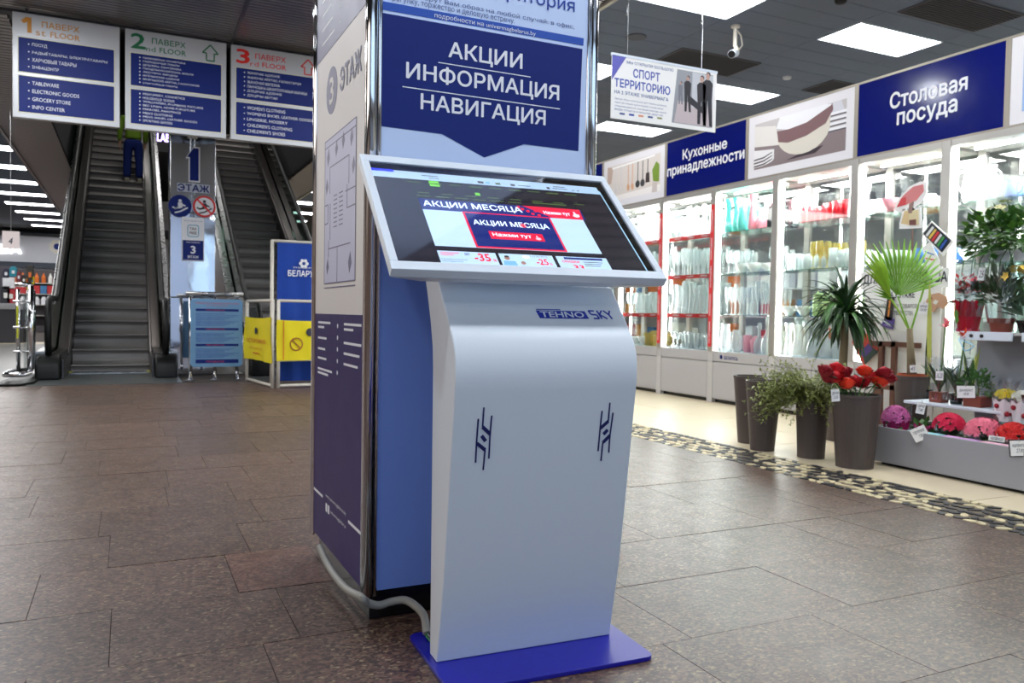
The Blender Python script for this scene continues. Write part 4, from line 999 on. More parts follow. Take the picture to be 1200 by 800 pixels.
# ================================================================== STEEL RAIL AT THE LEFT OF THE ESCALATOR
t = thing('steel_gate_rail', 'polished steel tube railing with glass beside the escalator', 'railing', (-1.05, 11.25, 0))
def tub(pts, r, n='tube', m_=None): return MB().tube(pts, r, 8).build(n, m_ or M_chrome, t, world=True, smooth=True)
tub([(-1.06, 11.25, .18), (-1.06, 11.25, 1.19)], .032, 'post'); tub([(-1.14, 11.9, .1), (-1.14, 11.9, 1.15)], .028, 'post'); tub([(-1.16, 12.6, .1), (-1.16, 12.6, 1.15)], .028, 'post'); tub([(-1.22, 11.5, .1), (-1.22, 11.5, 1.15)], .024, 'post')
tub([(-1.22, 11.24, 1.2), (-1.06, 11.25, 1.2), (-1.14, 12.0, 1.18), (-1.16, 12.6, 1.15)], .028, 'top_rail')
for z in (1.0, .69, .4): tub([(-1.24, 11.2, z), (-1.08, 11.22, z)], .013, 'hook')
tub([(-1.06, 11.25, .2), (-1.07, 11.15, .14), (-1.12, 11.1, .13), (-1.32, 11.12, .13)], .032, 'bumper'); tub([(-1.32, 11.12, .13), (-1.33, 11.6, .13), (-1.14, 11.9, .14)], .028, 'bumper')
MB().box(-1.15, 11.35, .15, -1.14, 12.5, 1.1).build('glass_panel', M_pane, t, world=True)
MB().box(-1.23, 11.42, .55, -1.21, 11.44, .95).build('yellow_tape', mat('tape', (190, 190, 50), .6), t, world=True)
MB().prism(Frame((0, 0, .0), (1, 0, 0), (0, 1, 0)), [(-1.4, 11.0), (-1.15, 11.0), (-1.03, 11.25), (-1.03, 11.7), (-1.11, 11.76), (-1.11, 12.7), (-1.3, 12.7), (-1.4, 11.6)], 0, .03).build('rubber_base', M_rubber, t, world=True, bevel=.008)
# hanging card with 4
t = thing('hanging_card', 'white hanging card with the number 4 before the far shop', 'sign', (-1.57, 14, 1.92))
HFc = Frame((-1.68, 14, 1.79), (1, 0, 0), (0, 0, 1)); MB().obox(HFc, 0, 0, .22, .26, -.006, 0).build('card', mat('pinkish_card', (240, 226, 224), .6), t, world=True)
text('4', HFc, (.08, .07), .05, .09, M_inkdark, t, bold=.02, italic=.2, h=.001); MB().tube([(-1.57, 14, 2.05), (-1.57, 14, CZ)], .003, 5).build('cord', M_steel, t, world=True)

# ================================================================== FAR SHOP ON THE LEFT
far = struct('wall_shop_fascia', MB().box(-12, 36, 2.62, -1.95, 36.1, 3.62).box(-12, 36.02, 0, -1.95, 36.1, 2.62), M_wallgrey, 'pale fascia wall over the far shop shelves')
MB().box(-12, 35.9, 2.4, -1.95, 36, 2.62).build('dark_band', mat('dark_band', (54, 60, 72), .6), far)
FF = Frame((0, 35.98, 0), (1, 0, 0), (0, 0, 1))
t = thing('shop_lettering', 'glowing white lettering on the far shop fascia', 'lettering', (-4, 35.98, 2.9))
p = FF.px(25, 297); text('РЫБА', FF, (p[0]-1.55, p[1]), 1.55, .30, mat('white_glow', (255, 255, 255), emit=4), t, bold=.03, h=.03)
t = thing('wall_clock', 'round white wall clock with a dark centre on the far fascia', 'clock', tuple(FF.p(*FF.px(67, 289)))); p = FF.px(67, 289)
MB().prism(FF, circ(p[0], p[1], .24, n=16), 0, .05).build('case', M_pvc, t, world=True); MB().prism(FF, circ(p[0], p[1], .12, n=16), .05, .06).build('dial', M_navy, t, world=True)
MB().prism(FF, [(p[0]+.3*cos(k*pi/8+.1)*(1 if k % 2 else .85), p[1]+.3*sin(k*pi/8+.1)*(1 if k % 2 else .85)) for k in range(16)], -.0, .03).build('rim', M_pvc, t, world=True)
t = thing('far_shelving', 'long dark shelving unit along the far shop wall', 'shelf', (-4.2, 34.6, 0))
MB().box(-8, 34.4, 0, -2.0, 34.9, .2).box(-8, 34.85, 0, -2.0, 34.9, 2.3).build('carcass', mat('dark_shelf', (66, 62, 66), .6), t, world=True)
for z in (.6, 1.0, 1.4, 1.8): MB().box(-8, 34.4, z-.03, -2.0, 34.85, z).build('shelf', M_alu, t, world=True)
pal = [(232, 232, 226), (214, 110, 40), (186, 38, 44), (236, 206, 70), (60, 120, 170), (230, 230, 235), (210, 140, 60), (240, 236, 230)]
pm = [mat('goods%d' % i, c, .5) for i, c in enumerate(pal)]
rw = random.Random(5)
protos = {}
def prod(kind, m_):
    k = (kind, m_.name)
    if k not in protos:
        mb = MB()
        if kind == 'jar': mb.lathe([(.09, 0), (.09, .2), (.06, .25), (.06, .29)], seg=8, capt=True)
        elif kind == 'box': mb.box(-.1, -.06, 0, .1, .06, .3)
        else: mb.lathe([(.07, 0), (.07, .22), (.03, .3), (.03, .36)], seg=8, capt=True)
        me = bpy.data.meshes.new(kind)
        me.from_pydata(mb.v, [], mb.f); me.materials.append(m_); protos[k] = me
    return protos[k]
names = {'jar': 'jar', 'box': 'carton', 'bottle': 'bottle'}
for zi, z in enumerate((1.0, 1.4, 1.8)):
    x = -4.6
    kind = ('jar', 'box', 'bottle')[zi]
    while x < -2.1:
        m_ = pm[(5, 2, 1)[zi]] if rw.random() < .6 else pm[rw.randrange(8)]
        cn = {'goods0': 'white', 'goods1': 'orange', 'goods2': 'red', 'goods3': 'yellow', 'goods4': 'blue', 'goods5': 'white', 'goods6': 'tan', 'goods7': 'cream'}[m_.name]
        o = bpy.data.objects.new(names[kind], prod(kind, m_)); C.objects.link(o); o.location = (x, 34.52, z)
        rown = ('lowest', 'middle', 'top')[zi]
        setp(o, '%s %s in the %s row of the far shop shelving' % (cn, names[kind], rown), names[kind], 'goods of the %s far shelf row' % rown)
        x += .22
# counter with clutter
t = thing('shop_counter', 'dark shop counter with a pale worktop beyond the steel railing', 'counter', (-3.6, 23.9, 0))
MB().box(-6, 23.7, .0, -2.42, 24.5, .85).build('body', mat('counter_dark', (48, 48, 56), .5), t, world=True); MB().box(-6.02, 23.65, .85, -2.4, 24.5, 1.0).build('worktop', mat('counter_top', (150, 150, 154), .5), t, world=True, bevel=.01)
KY = 23.9
for (x0, y0, x1, y1, rgb, n_, lb, cat_) in ((1, 335, 12, 356, (34, 36, 44), 'toolbox', 'black toolbox on the far counter', 'toolbox'), (8, 337, 18, 358, (176, 40, 48), 'red_case', 'red and black case on the far counter', 'case'),
        (3, 325, 17, 339, (236, 236, 240), 'paper_sheet', 'white paper sheet hanging at the far counter', 'paper'), (11, 312, 20, 324, (30, 130, 150), 'teal_bag', 'teal bag on top of the counter goods', 'bag'),
        (3, 314, 11, 326, (44, 40, 64), 'dark_bag', 'dark purple bag beside the teal one', 'bag'), (19, 318, 25, 330, (110, 40, 46), 'red_bottle', 'dark red bottle on the far counter', 'bottle'),
        (25, 322, 31, 333, (40, 34, 34), 'black_box', 'black display box on the far counter', 'box'), (31, 311, 39, 331, (50, 50, 46), 'black_display', 'tall black display rack on the far counter', 'display'),
        (36, 324, 40, 333, (226, 206, 40), 'yellow_box', 'yellow box at the end of the far counter', 'box'), (30, 326, 34, 331, (190, 130, 40), 'orange_box', 'orange box at the end of the far counter', 'box')):
    a = gy(x0, y1, KY); b = gy(x1, y0, KY); dx = b.x-a.x; a.z = max(a.z, 1.002)
    t = thing(n_, lb, cat_, ((a.x+b.x)/2, KY, a.z)); mb = MB()
    mb.prism(Frame((a.x, KY, a.z), (1, 0, 0), (0, 0, 1)), [(0, 0), (dx, 0), (dx*.96, (b.z-a.z)*.8), (dx*.7, b.z-a.z), (dx*.2, (b.z-a.z)*.95), (0, (b.z-a.z)*.7)] if 'bag' in n_ or 'bottle' in n_ else [(0, 0), (dx, 0), (dx, b.z-a.z), (0, b.z-a.z)], -.15, 0)
    mb.build('body', mat('clutter_'+n_, rgb, .6), t, world=True, bevel=.01)
    MB().prism(Frame((a.x, KY, a.z), (1, 0, 0), (0, 0, 1)), rrect(dx*.3, (b.z-a.z)*.3, dx*.7, (b.z-a.z)*.6, .01), 0, .004).build('label', pm[(x0*7) % 8], t, world=True)
MB().box(-3.2, 24.05, 1.0, -2.7, 24.35, 1.95).build('display_riser', mat('riser', (70, 66, 74), .6), bpy.data.objects['shop_counter'], world=True)

# ================================================================== GLASS CABINET WALL
WX = 5.9; ZB, ZT = .57, 2.33
WFr = Frame((WX, 0, 0), (0, -1, 0), (0, 0, 1))       # u = -Y, normal towards the hall
def wy(Y): return -Y
POST = [10.05, 9.085, 8.11, 7.148, 6.198, 5.218, 4.33, 3.36, 2.4]
cabn = {(9.085): 'furthest glass cabinet, next to the kiosk screen corner', 8.11: 'glass cabinet with red price strips on its shelves', 7.148: 'glass cabinet with turquoise goods and a store emblem',
        6.198: 'glass cabinet with red tumblers on its top shelf behind the yucca', 5.218: 'glass cabinet behind the fan palm and the art board', 4.33: 'glass cabinet behind the hanging green plants', 3.36: 'glass cabinet at the picture edge behind the flower stand', 10.05: 'glass cabinet hidden mostly behind the kiosk screen'}
SHELF = [.575, .975, 1.43, 1.885]
shelves = {}
M_base = mat('cabinet_base', (178, 176, 178), .4)
for i in range(len(POST)-1):
    y1, y0 = POST[i], POST[i+1]
    t = thing('glass_cabinet', cabn[y1], 'cabinet', (WX, (y0+y1)/2, 0))
    MB().box(WX, y0+.045, .04, WX+.44, y1-.047, ZB-.02).build('base_body', M_base, t, world=True)
    MB().box(WX-.018, y0+.05, .05, WX, y1-.05, .45).build('base_door', M_base, t, world=True, bevel=.002)
    MB().box(WX-.018, y0+.05, .462, WX, y1-.05, ZB).build('base_rail', M_base, t, world=True, bevel=.002)
    MB().box(WX+.03, y0+.02, 0, WX+.4, y1-.02, .04).build('plinth', M_blackp, t, world=True)
    MB().box(WX-.02, y0-.045, 0, WX+.45, y0+.044, ZB).build('side_panel', M_cabgrey, t, world=True)
    MB().box(WX-.03, y0-.04, ZB, WX+.02, y0+.04, 2.38).build('post', M_alu, t, world=True, bevel=.003)
    MB().box(WX+.41, y0-.035, ZB, WX+.45, y0+.035, 2.38).build('back_post', M_alu, t, world=True)
    MB().box(WX-.03, y0+.04, ZT, WX+.45, y1-.047, 2.38).build('top_rail', M_alu, t, world=True)
    MB().box(WX, y0+.04, ZB-.02, WX+.43, y1-.047, ZB).build('floor_board', M_white, t, world=True)
    for z in SHELF[1:]: MB().box(WX+.04, y0+.05, z-.007, WX+.4, y1-.05, z+.001).build('glass_shelf', M_shelfg, t, world=True)
    MB().box(WX-.006, y0+.04, ZB, WX, y1-.047, ZT).build('door_pane', M_pane, t, world=True)
    MB().box(WX+.43, y0+.04, ZB, WX+.436, y1-.047, ZT).build('back_pane', M_pane, t, world=True)
    MB().box(WX+.02, y1-.066, ZB+.01, WX+.035, y1-.047, ZT-.01).build('led_strip', M_led, t, world=True)
    MB().box(WX+.2, y0+.08, ZT-.012, WX+.22, y1-.08, ZT-.002).build('led_strip', M_led, t, world=True)
    area_light('cabinet_led', (WX+.22, (y0+y1)/2, ZT-.02), (0, 0, 0), .3, .8, 22, (1, .99, .97)); area_light('cabinet_led_side', (WX+.05, y1-.07, 1.45), (radians(-90), 0, 0), .03, 1.7, 5, (1, .99, .97))
    if y1 in (8.11, 7.148, 9.085):
        MB().box(WX-.036, y0-.028, .62, WX-.03, y0+.028, 2.2).build('red_strip', M_red, t, world=True) if y1 != 7.148 else None
        if y1 != 7.148:
            for k in range(5): text('РАСПРОДАЖА', Frame((WX-.036, y0-.012, .66+k*.31), (0, 0, 1), (0, 1, 0)), (0, 0), .24, .024, M_ink, t, h=.001, bold=.03)
    if y1 == 8.11 or y1 == 9.085:
        for z in SHELF[1:]: 
            MB().box(WX+.03, y0+.05, z-.035, WX+.036, y1-.07, z+.01).build('price_strip', M_red, t, world=True)
            for k in range(3): text('СКИДКА', WFr.off(-.029), (-(y1-.2-k*.25), z-.022), .12, .02, M_ink, t, h=.001, bold=.03)
    if y1 == 7.148:
        q = WFr.px(848, 419.5); text('БЕЛАРУСЬ', WFr.off(.018), (q[0]+.03, q[1]-.012), .22, .035, M_navy, t, bold=.05, h=.001)
        ms = MB(); 
        for k in range(5): ms.prism(WFr.off(.018), circ(q[0]-.02+.012*cos(k*1.257), q[1]+.012+.014*sin(k*1.257), .012, n=8), 0, .001)
        ms.build('emblem', M_navy, t, world=True)
# framed signs above
SGN = [10.9, 9.52, 8.085, 6.66, 5.25, 3.87, 2.45]
sl = ['blue framed sign showing a sliver beside the chrome column post', 'framed picture of hanging kitchen utensils', 'blue sign with white lettering for kitchen accessories', 'framed picture of a striped bowl and plates', 'blue sign with white lettering for tableware', 'framed picture cut by the picture edge above the cabinets']
for i in range(6):
    y1, y0 = SGN[i], SGN[i+1]; g = .022; t = thing('wall_sign', sl[i], 'sign', (WX, (y0+y1)/2, 2.4)); Q = Frame((WX, y1-g, 2.405), (0, -1, 0), (0, 0, 1)); W = y1-y0-2*g; H = .64
    MB().box(WX, y0, 2.385, WX+.06, y1, 2.405).box(WX, y0, 3.045, WX+.06, y1, 3.065).box(WX, y0, 2.405, WX+.06, y0+g, 3.045).box(WX, y1-g, 2.405, WX+.06, y1, 3.045).build('frame', mat('bronze_alu', (158, 150, 138), .4, metal=.5), t, world=True)
    if i % 2 == 0:
        MB().obox(Q, 0, 0, W, H, -.03, -.004).build('panel', M_navyg, t, world=True)
        if i == 2:
            text_px('Кухонные', Q, (800, 190), (851.5, 178), (800, 176), M_ink, t, bold=.03, h=.0)
            text_px('принадлежности', Q, (782, 210), (872, 189.5), (782, 198.5), M_ink, t, bold=.03, h=.0)
        if i == 4:
            text_px('Столовая', Q, (1043, 128), (1133, 109), (1043, 110), M_ink, t, bold=.025, h=0)
            text_px('посуда', Q, (1051, 151.5), (1121, 137), (1051, 132.8), M_ink, t, bold=.025, h=0)
        continue
    MB().obox(Q, 0, 0, W, H, -.03, -.004).build('panel', mat('photo_border', (226, 224, 228), .3), t, world=True)
    P_ = Frame(Q.p(.09, .085, -.004), Q.u, Q.v); w_, h_ = W-.18, H-.17
    def ph(poly, rgb, k, nm='photo_print', rough=.3): MB().prism(P_, [(u*w_, v*h_) for u, v in poly], 0, .0006*k).build(nm, mat('photo_%d_%d_%d' % rgb, rgb, rough), t, world=True)
    if i == 3:
        ph([(0, 0), (1, 0), (1, 1), (0, 1)], (196, 190, 190), 1); ph([(0, 0), (1, 0), (1, .42), (0, .5)], (134, 120, 122), 2); ph([(0, .5), (.3, .42), (.25, .85), (0, .95)], (224, 220, 216), 3)
        ph([(.28, .55), (.4, 1), (.95, 1), (.98, .8)], (208, 208, 216), 2)
        for k in range(4): ph([(.78, .42+k*.1), (1, .42+k*.1), (1, .5+k*.1), (.8, .5+k*.1)], (236, 236, 240), 3); ph([(.78, .42+k*.1), (1, .42+k*.1), (1, .445+k*.1), (.78, .445+k*.1)], (70, 66, 74), 4)
        for k in range(3): ph([(0, .06+k*.07)]+[(.24*cos(a_)**1 if 1 else 0, .16+k*.07-.12*sin(a_)) for a_ in [pi/2-j*pi/14 for j in range(8)]]+[(.24, .22+k*.07), (0, .3+k*.06)], (60, 56, 62) if 0 else (232, 230, 232), 4+2*k); ph([(0, .05+k*.07), (.12, .07+k*.07), (.22, .15+k*.07), (.22, .17+k*.07), (.12, .1+k*.07), (0, .08+k*.07)], (58, 54, 62), 5+2*k)
        ph([(.27, .62)]+[(.56-.29*cos(a_), .62-.5*sin(a_)) for a_ in [j*pi/12 for j in range(1, 12)]]+[(.85, .86), (.56, .78)], (214, 208, 196), 6)
        ph([(.27, .72), (.29, .48), (.4, .42), (.6, .47), (.8, .62), (.87, .86), (.86, .98), (.6, .78), (.4, .7)], (126, 96, 98), 7)
        ph([(.26, .78), (.4, .7), (.6, .74), (.86, .96), (.8, 1), (.3, 1)], (232, 232, 236), 8)
        ph([(.38, .06), (.7, .08), (.78, .2), (.5, .12)], (62, 52, 58), 5)
    elif i == 1:
        ph([(0, 0), (1, 0), (1, 1), (0, 1)], (216, 208, 202), 1); ph([(0, 0), (1, 0), (1, .18), (0, .12)], (236, 232, 230), 2); ph([(0, .5), (.08, .5), (.12, .95), (0, 1)], (188, 164, 150), 2)
        ph([(.1, .9), (.9, .95), (.9, .99), (.1, .95)], (240, 240, 240), 3)
        for u, rgb, kind in ((.18, (208, 204, 204), 'w'), (.28, (206, 204, 204), 'r'), (.42, (208, 160, 124), 's'), (.5, (214, 164, 128), 's'), (.6, (34, 34, 38), 'l'), (.69, (52, 52, 56), 'l'), (.78, (58, 46, 44), 'b')):
            ph([(u-.006, .4), (u+.006, .4), (u+.006, .92), (u-.006, .92)], rgb, 4)
            if kind in 'sw': ph([(u-.012, .2), (u+.02, .2), (u+.03, .3), (u, .42), (u-.025, .32)], rgb, 5)
            elif kind == 'b': ph([(u-.035, .3), (u+.035, .3), (u+.03, .56), (u-.03, .56)], rgb, 5)
            else: ph(circ(u, .32, .04 if kind == 'l' else .045, .1, n=14), rgb, 5)
            if kind == 'r': ph(circ(u, .32, .03, .075, n=14), (216, 208, 202), 6)
        ph([(.88, .3), (.98, .25), (.98, .7), (.93, .8), (.86, .6)], (120, 150, 50), 4); ph([(.86, 0), (.95, 0), (.95, .28), (.87, .3)], (200, 190, 186), 3)
    else:
        ph([(0, 0), (1, 0), (1, 1), (0, 1)], (150, 180, 220), 1); ph([(.2, .1), (.8, .1), (.9, .5), (.1, .5)], (226, 230, 236), 2)

# ---------- goods in the cabinets
GLs = glassy('glassware', (244, 248, 250), .2, .05, body=((245, 246, 248), .42))
GL2 = mat('porcelain', (238, 236, 236), .25); GLr = glassy('red_glass', (230, 60, 80), .2, .05, body=((206, 24, 56), .6)); GLy = glassy('amber_glass', (240, 220, 150), .2, .05, body=((232, 216, 150), .45))
GLt = mat('turquoise_plastic', (96, 206, 196), .35); GLv = mat('lilac_plastic', (200, 170, 232), .35); GLp = mat('pink_plastic', (232, 150, 164), .35); GLg = mat('green_ware', (176, 204, 136), .4); GLk = mat('black_ware', (40, 40, 44), .35); GLb = mat('blue_ware', (70, 120, 190), .35)
SH = {
 'wine_glass': lambda: MB().lathe([(.03, 0), (.03, .003), (.004, .01), (.004, .08), (.022, .1), (.032, .13), (.03, .165), (.026, .19)], seg=9),
 'champagne_glass': lambda: MB().lathe([(.028, 0), (.028, .003), (.004, .012), (.004, .09), (.016, .12), (.022, .17), (.02, .23)], seg=9),
 'tumbler': lambda: MB().lathe([(.028, 0), (.031, .05), (.035, .12), (.032, .12), (.026, .01)], seg=10),
 'vase': lambda: MB().lathe([(.04, 0), (.045, .03), (.03, .12), (.024, .18), (.045, .27), (.042, .27)], seg=10),
 'decanter': lambda: MB().lathe([(.05, 0), (.06, .05), (.05, .1), (.018, .15), (.016, .21), (.024, .22), (.02, .26), (.001, .27)], seg=10),
 'bowl': lambda: MB().lathe([(.03, 0), (.032, .01), (.06, .04), (.075, .075), (.072, .075), (.05, .03)], seg=12),
 'plate_stack': lambda: MB().lathe([(.05, 0), (.08, .012), (.08, .02), (.06, .022), (.082, .032), (.082, .04), (.062, .042), (.084, .052), (.084, .06), (.01, .058)], seg=12),
 'mug': lambda: MB().lathe([(.034, 0), (.038, .01), (.038, .09), (.034, .09), (.032, .012)], seg=10).tube([(.036, 0, .075), (.06, 0, .07), (.064, 0, .045), (.055, 0, .025), (.036, 0, .02)], .005, 5),
 'jug': lambda: MB().lathe([(.04, 0), (.055, .04), (.05, .12), (.035, .17), (.042, .2), (.038, .2)], seg=10).tube([(.04, 0, .18), (.08, 0, .16), (.085, 0, .1), (.05, 0, .06)], .006, 5),
 'storage_jar': lambda: MB().lathe([(.04, 0), (.045, .01), (.045, .12), (.035, .14), (.038, .15), (.038, .165), (.01, .17), (.012, .185), (.001, .19)], seg=10),
 'candle_holder': lambda: MB().lathe([(.035, 0), (.03, .01), (.01, .03), (.01, .08), (.03, .09), (.034, .13), (.03, .13)], seg=9),
 'gift_box': lambda: MB().box(-.05, -.04, 0, .05, .04, .12),
}
meshes = {}
def ware(kind, m_):
    k = (kind, m_.name)
    if k not in meshes:
        mb = SH[kind](); me = bpy.data.meshes.new(kind); me.from_pydata(mb.v, [], mb.f); me.materials.append(m_)
        if kind != 'gift_box': me.shade_smooth()
        meshes[k] = me
    return meshes[k]
colw = {'glassware': 'clear glass', 'porcelain': 'white', 'red_glass': 'red glass', 'amber_glass': 'amber tinted glass', 'turquoise_plastic': 'turquoise', 'lilac_plastic': 'lilac', 'pink_plastic': 'pink', 'green_ware': 'pale green', 'black_ware': 'black', 'blue_ware': 'blue'}
rg = random.Random(11)
plan = {   # cabinet (by its far post) : shelf rows bottom to top, each (kind, material) patterns and spacing
 10.05: ('the cabinet behind the kiosk screen', [[('bowl', GL2)], [('wine_glass', GLs)], [('tumbler', GLs)], [('vase', GLs)]]),
 9.085: ('the cabinet beside the kiosk screen corner', [[('bowl', GL2), ('gift_box', GLy)], [('wine_glass', GLs), ('jug', GLs)], [('champagne_glass', GLs)], [('wine_glass', GLs), ('vase', GLs)]]),
 8.11: ('the red-striped cabinet', [[('candle_holder', GLs), ('tumbler', GLs)], [('vase', GLs)], [('champagne_glass', GLs)], [('wine_glass', GLs), ('decanter', GLs)]]),
 7.148: ('the cabinet with the store emblem', [[('jug', GLs), ('tumbler', GLp), ('decanter', GLs)], [('champagne_glass', GLs)], [('wine_glass', GLs), ('bowl', GL2)], [('vase', GLv), ('vase', GLt), ('jug', GLt), ('storage_jar', GLt), ('vase', GLp), ('mug', GLp), ('storage_jar', GLk), ('mug', GLk)]]),
 6.198: ('the cabinet behind the yucca', [[('vase', GLs), ('decanter', GLs)], [('bowl', GL2), ('storage_jar', GLg), ('gift_box', GLg)], [('tumbler', GLs), ('wine_glass', GLy)], [('champagne_glass', GLs), ('tumbler', GLr), ('tumbler', GLr), ('tumbler', GLr), ('vase', GLs)]]),
 5.218: ('the cabinet behind the fan palm', [[('plate_stack', GL2)], [('wine_glass', GLs)], [('mug', GL2), ('mug', GLb)], [('mug', GL2), ('bowl', GLp), ('bowl', GLg), ('mug', GL2), ('jug', GL2)]]),
 4.33: ('the cabinet behind the hanging plants', [[('plate_stack', GL2)], [('mug', GL2)], [('bowl', GL2)], [('jug', GL2), ('mug', GLb), ('mug', GL2)]]),
 3.36: ('the cabinet at the picture edge', [[('plate_stack', GL2)], [('mug', GL2)], [('bowl', GL2)], [('mug', GL2)]]),
}
rown = ('bottom', 'second', 'third', 'top')
cntk = {}
wsp = {'wine_glass': .072, 'champagne_glass': .06, 'tumbler': .078, 'vase': .1, 'decanter': .13, 'bowl': .165, 'plate_stack': .18, 'mug': .14, 'jug': .15, 'storage_jar': .1, 'candle_holder': .08, 'gift_box': .12}
for i in range(len(POST)-1):
    y1, y0 = POST[i], POST[i+1]; wh, rows = plan[y1]
    for ri, pat in enumerate(rows):
        z = SHELF[ri]; 
        for dxi, xx in enumerate((WX+.1, WX+.22, WX+.34)):
            if dxi and y1 in (10.05, 3.36): continue
            y = y1-.12; j = 0
            while y > y0+.09:
                span = (y1-y)/(y1-y0)
                kind, m_ = pat[min(len(pat)-1, int(span*len(pat)))] if len(pat) > 2 else pat[(j//3) % len(pat)]
                if cntk.get(kind, 0) >= 230 or (dxi and kind in ('bowl', 'plate_stack', 'jug')): y -= .1; j += 1; continue
                o = bpy.data.objects.new(kind, ware(kind, m_)); C.objects.link(o); cntk[kind] = cntk.get(kind, 0)+1
                s_ = rg.uniform(.98, 1.2); o.scale = (s_, s_, s_*rg.uniform(1.1, 1.35)); o.location = (xx+rg.uniform(-.015, .015), y, z+.0015); o.rotation_euler.z = rg.uniform(0, 6)
                lb = '%s %s, %s row, %s shelf of the %s' % (colw[m_.name].replace('glass', '') if 'glass' in kind else colw[m_.name], kind.replace('_', ' '), ('front', 'middle', 'rear')[dxi], rown[ri], wh.replace('the cabinet', 'cabinet').replace('the red', 'red').replace('kiosk screen corner', 'kiosk screen'))
                lb = ' '.join(lb.split())
                setp(o, lb, kind.replace('_', ' ').split()[-1] if kind != 'plate_stack' else 'plates', '%s shelf of %s' % (rown[ri], wh))
                y -= wsp[kind]*s_+.004; j += 1
# store beyond the cabinets: free-standing shelving with coloured cartons
for gi, (gx_, gy0_, gy1_) in enumerate(((8.3, 4.4, 7.0), (8.3, 7.4, 10.2), (8.3, 10.6, 13.5))):
    t = thing('gondola_shelf', ('white shelving unit behind the tableware cabinets', 'white shelving unit behind the red tumbler cabinet', 'white shelving unit far behind the red-striped cabinets')[gi], 'shelf', (gx_, (gy0_+gy1_)/2, 0))
    MB().box(gx_, gy0_, 0, gx_+.6, gy1_, .15).box(gx_+.28, gy0_, .15, gx_+.32, gy1_, 1.75).build('carcass', M_wallgrey, t, world=True)
    for z in (.15, .55, .95, 1.35): MB().box(gx_, gy0_, z, gx_+.28, gy1_, z+.02).build('shelf', M_wallgrey, t, world=True)
    y = gy0_+.15
    while y < gy1_-.15:
        for zi, z in enumerate((.17, .57, .97, 1.37)):
            c = rg.choice((0, 5, 7, 5, 0, 6, 4, 2, 7, 1)); o = bpy.data.objects.new('carton', prod('box', pm[c])); C.objects.link(o); o.location = (gx_+.14, y, z); o.rotation_euler.z = pi/2; o.scale = (1, 1, rg.uniform(.6, .95))
            cn = ['white', 'orange', 'red', 'yellow', 'blue', 'white', 'tan', 'cream'][c]
            setp(o, '%s carton on the %s board of the white shelving %s' % (cn, ('bottom', 'second', 'third', 'top')[zi], ('behind the tableware cabinets', 'behind the red tumbler cabinet', 'far behind the red-striped cabinets')[gi]), 'carton', 'cartons on the white shelving behind the cabinets')
        y += .36

# ================================================================== HANGING POSTER
PY = 5.0; a = gy(716, 138, PY); b = gy(840, 85, PY)
t = thing('hanging_poster', 'white hanging poster with blue lettering and a photograph of four people', 'poster', ((a.x+b.x)/2, PY, a.z))
Pf = Frame((a.x, PY, a.z), (1, 0, 0), (0, 0, 1)); W = b.x-a.x; H = .463
MB().obox(Pf, 0, 0, W, H, -.008, 0).build('sheet', M_card, t, world=True); MB().obox(Pf, -.005, H-.012, W+.005, H+.006, -.012, .004).build('top_rail', M_white, t, world=True)
def pf(pts): return [Pf.px(*p) for p in pts]
def ptext(s, bl, br, tl, m_, **k): text_px(s, Pf, bl, br, tl, m_, t, **k)
M_pblue = mat('poster_blue', (58, 84, 170), .5)
flat(Pf, [(0, H-.012), (.12, H-.012), (0, H-.19)], mat('poster_violet', (92, 92, 180), .5), t)
ptext('МЫ ОТКРЫЛИ БОЛЬШУЮ', (734.5, 74.5), (789, 82), (734.5, 71), M_inkgrey, bold=.01)
ptext('СПОРТ', (742, 90.5), (773, 95), (742, 80.5), M_pblue, bold=.05); ptext('ТЕРРИТОРИЮ', (720, 101), (785, 110.5), (720, 91), M_pblue, bold=.05)
ptext('НА 2 ЭТАЖЕ УНИВЕРМАГА', (720, 109), (783, 117.5), (720, 105), M_inkgrey, bold=.02)
for k, l in enumerate(('Одежда, обувь и аксессуары для спорта и активного', 'отдыха для женщин, мужчин и детей. В ассортименте', 'специализированный спортивный инвентарь, зимние', 'виды спорта и многое другое.')):
    ptext(l, (720, 116.5+k*4.2), (781-4*(k % 2), 124.5+k*4.2), (720, 113.7+k*4.2), M_inkgrey)
for k in range(5):
    q = Pf.px(726+k*11, 134+k*1.3); flat(Pf, rrect(q[0], q[1], q[0]+.045, q[1]+.014, .004), [M_inkgrey, M_inkblue, mat('p_orange', (220, 150, 120), .5), M_inkgrey, mat('p_olive', (150, 150, 100), .5)][k], t, 'logo_print')
x0 = Pf.px(794, 77)[0]; xb = Pf.px(787, 146)[0]
flat(Pf, [(x0, H-.03), (W-.035, H-.03), (W-.035, .03), (xb, .03)], mat('photo_grey', (150, 152, 158), .5), t, 'photo_print')
flat(Pf, [(xb+.02, .035), (W-.035, .035), (W-.035, .2), (x0+.01, .2)], mat('photo_floor', (196, 182, 184), .5), t, 'photo_print', 0, .0015)
flat(Pf, [(x0+.14, H-.035), (W-.035, H-.035), (W-.035, .2), (x0+.14, .16)], mat('photo_light', (196, 198, 204), .5), t, 'photo_print', 0, .0018)
M_fig = mat('figure_dark', (44, 42, 50), .5); M_figs = mat('figure_skin', (190, 150, 136), .5)
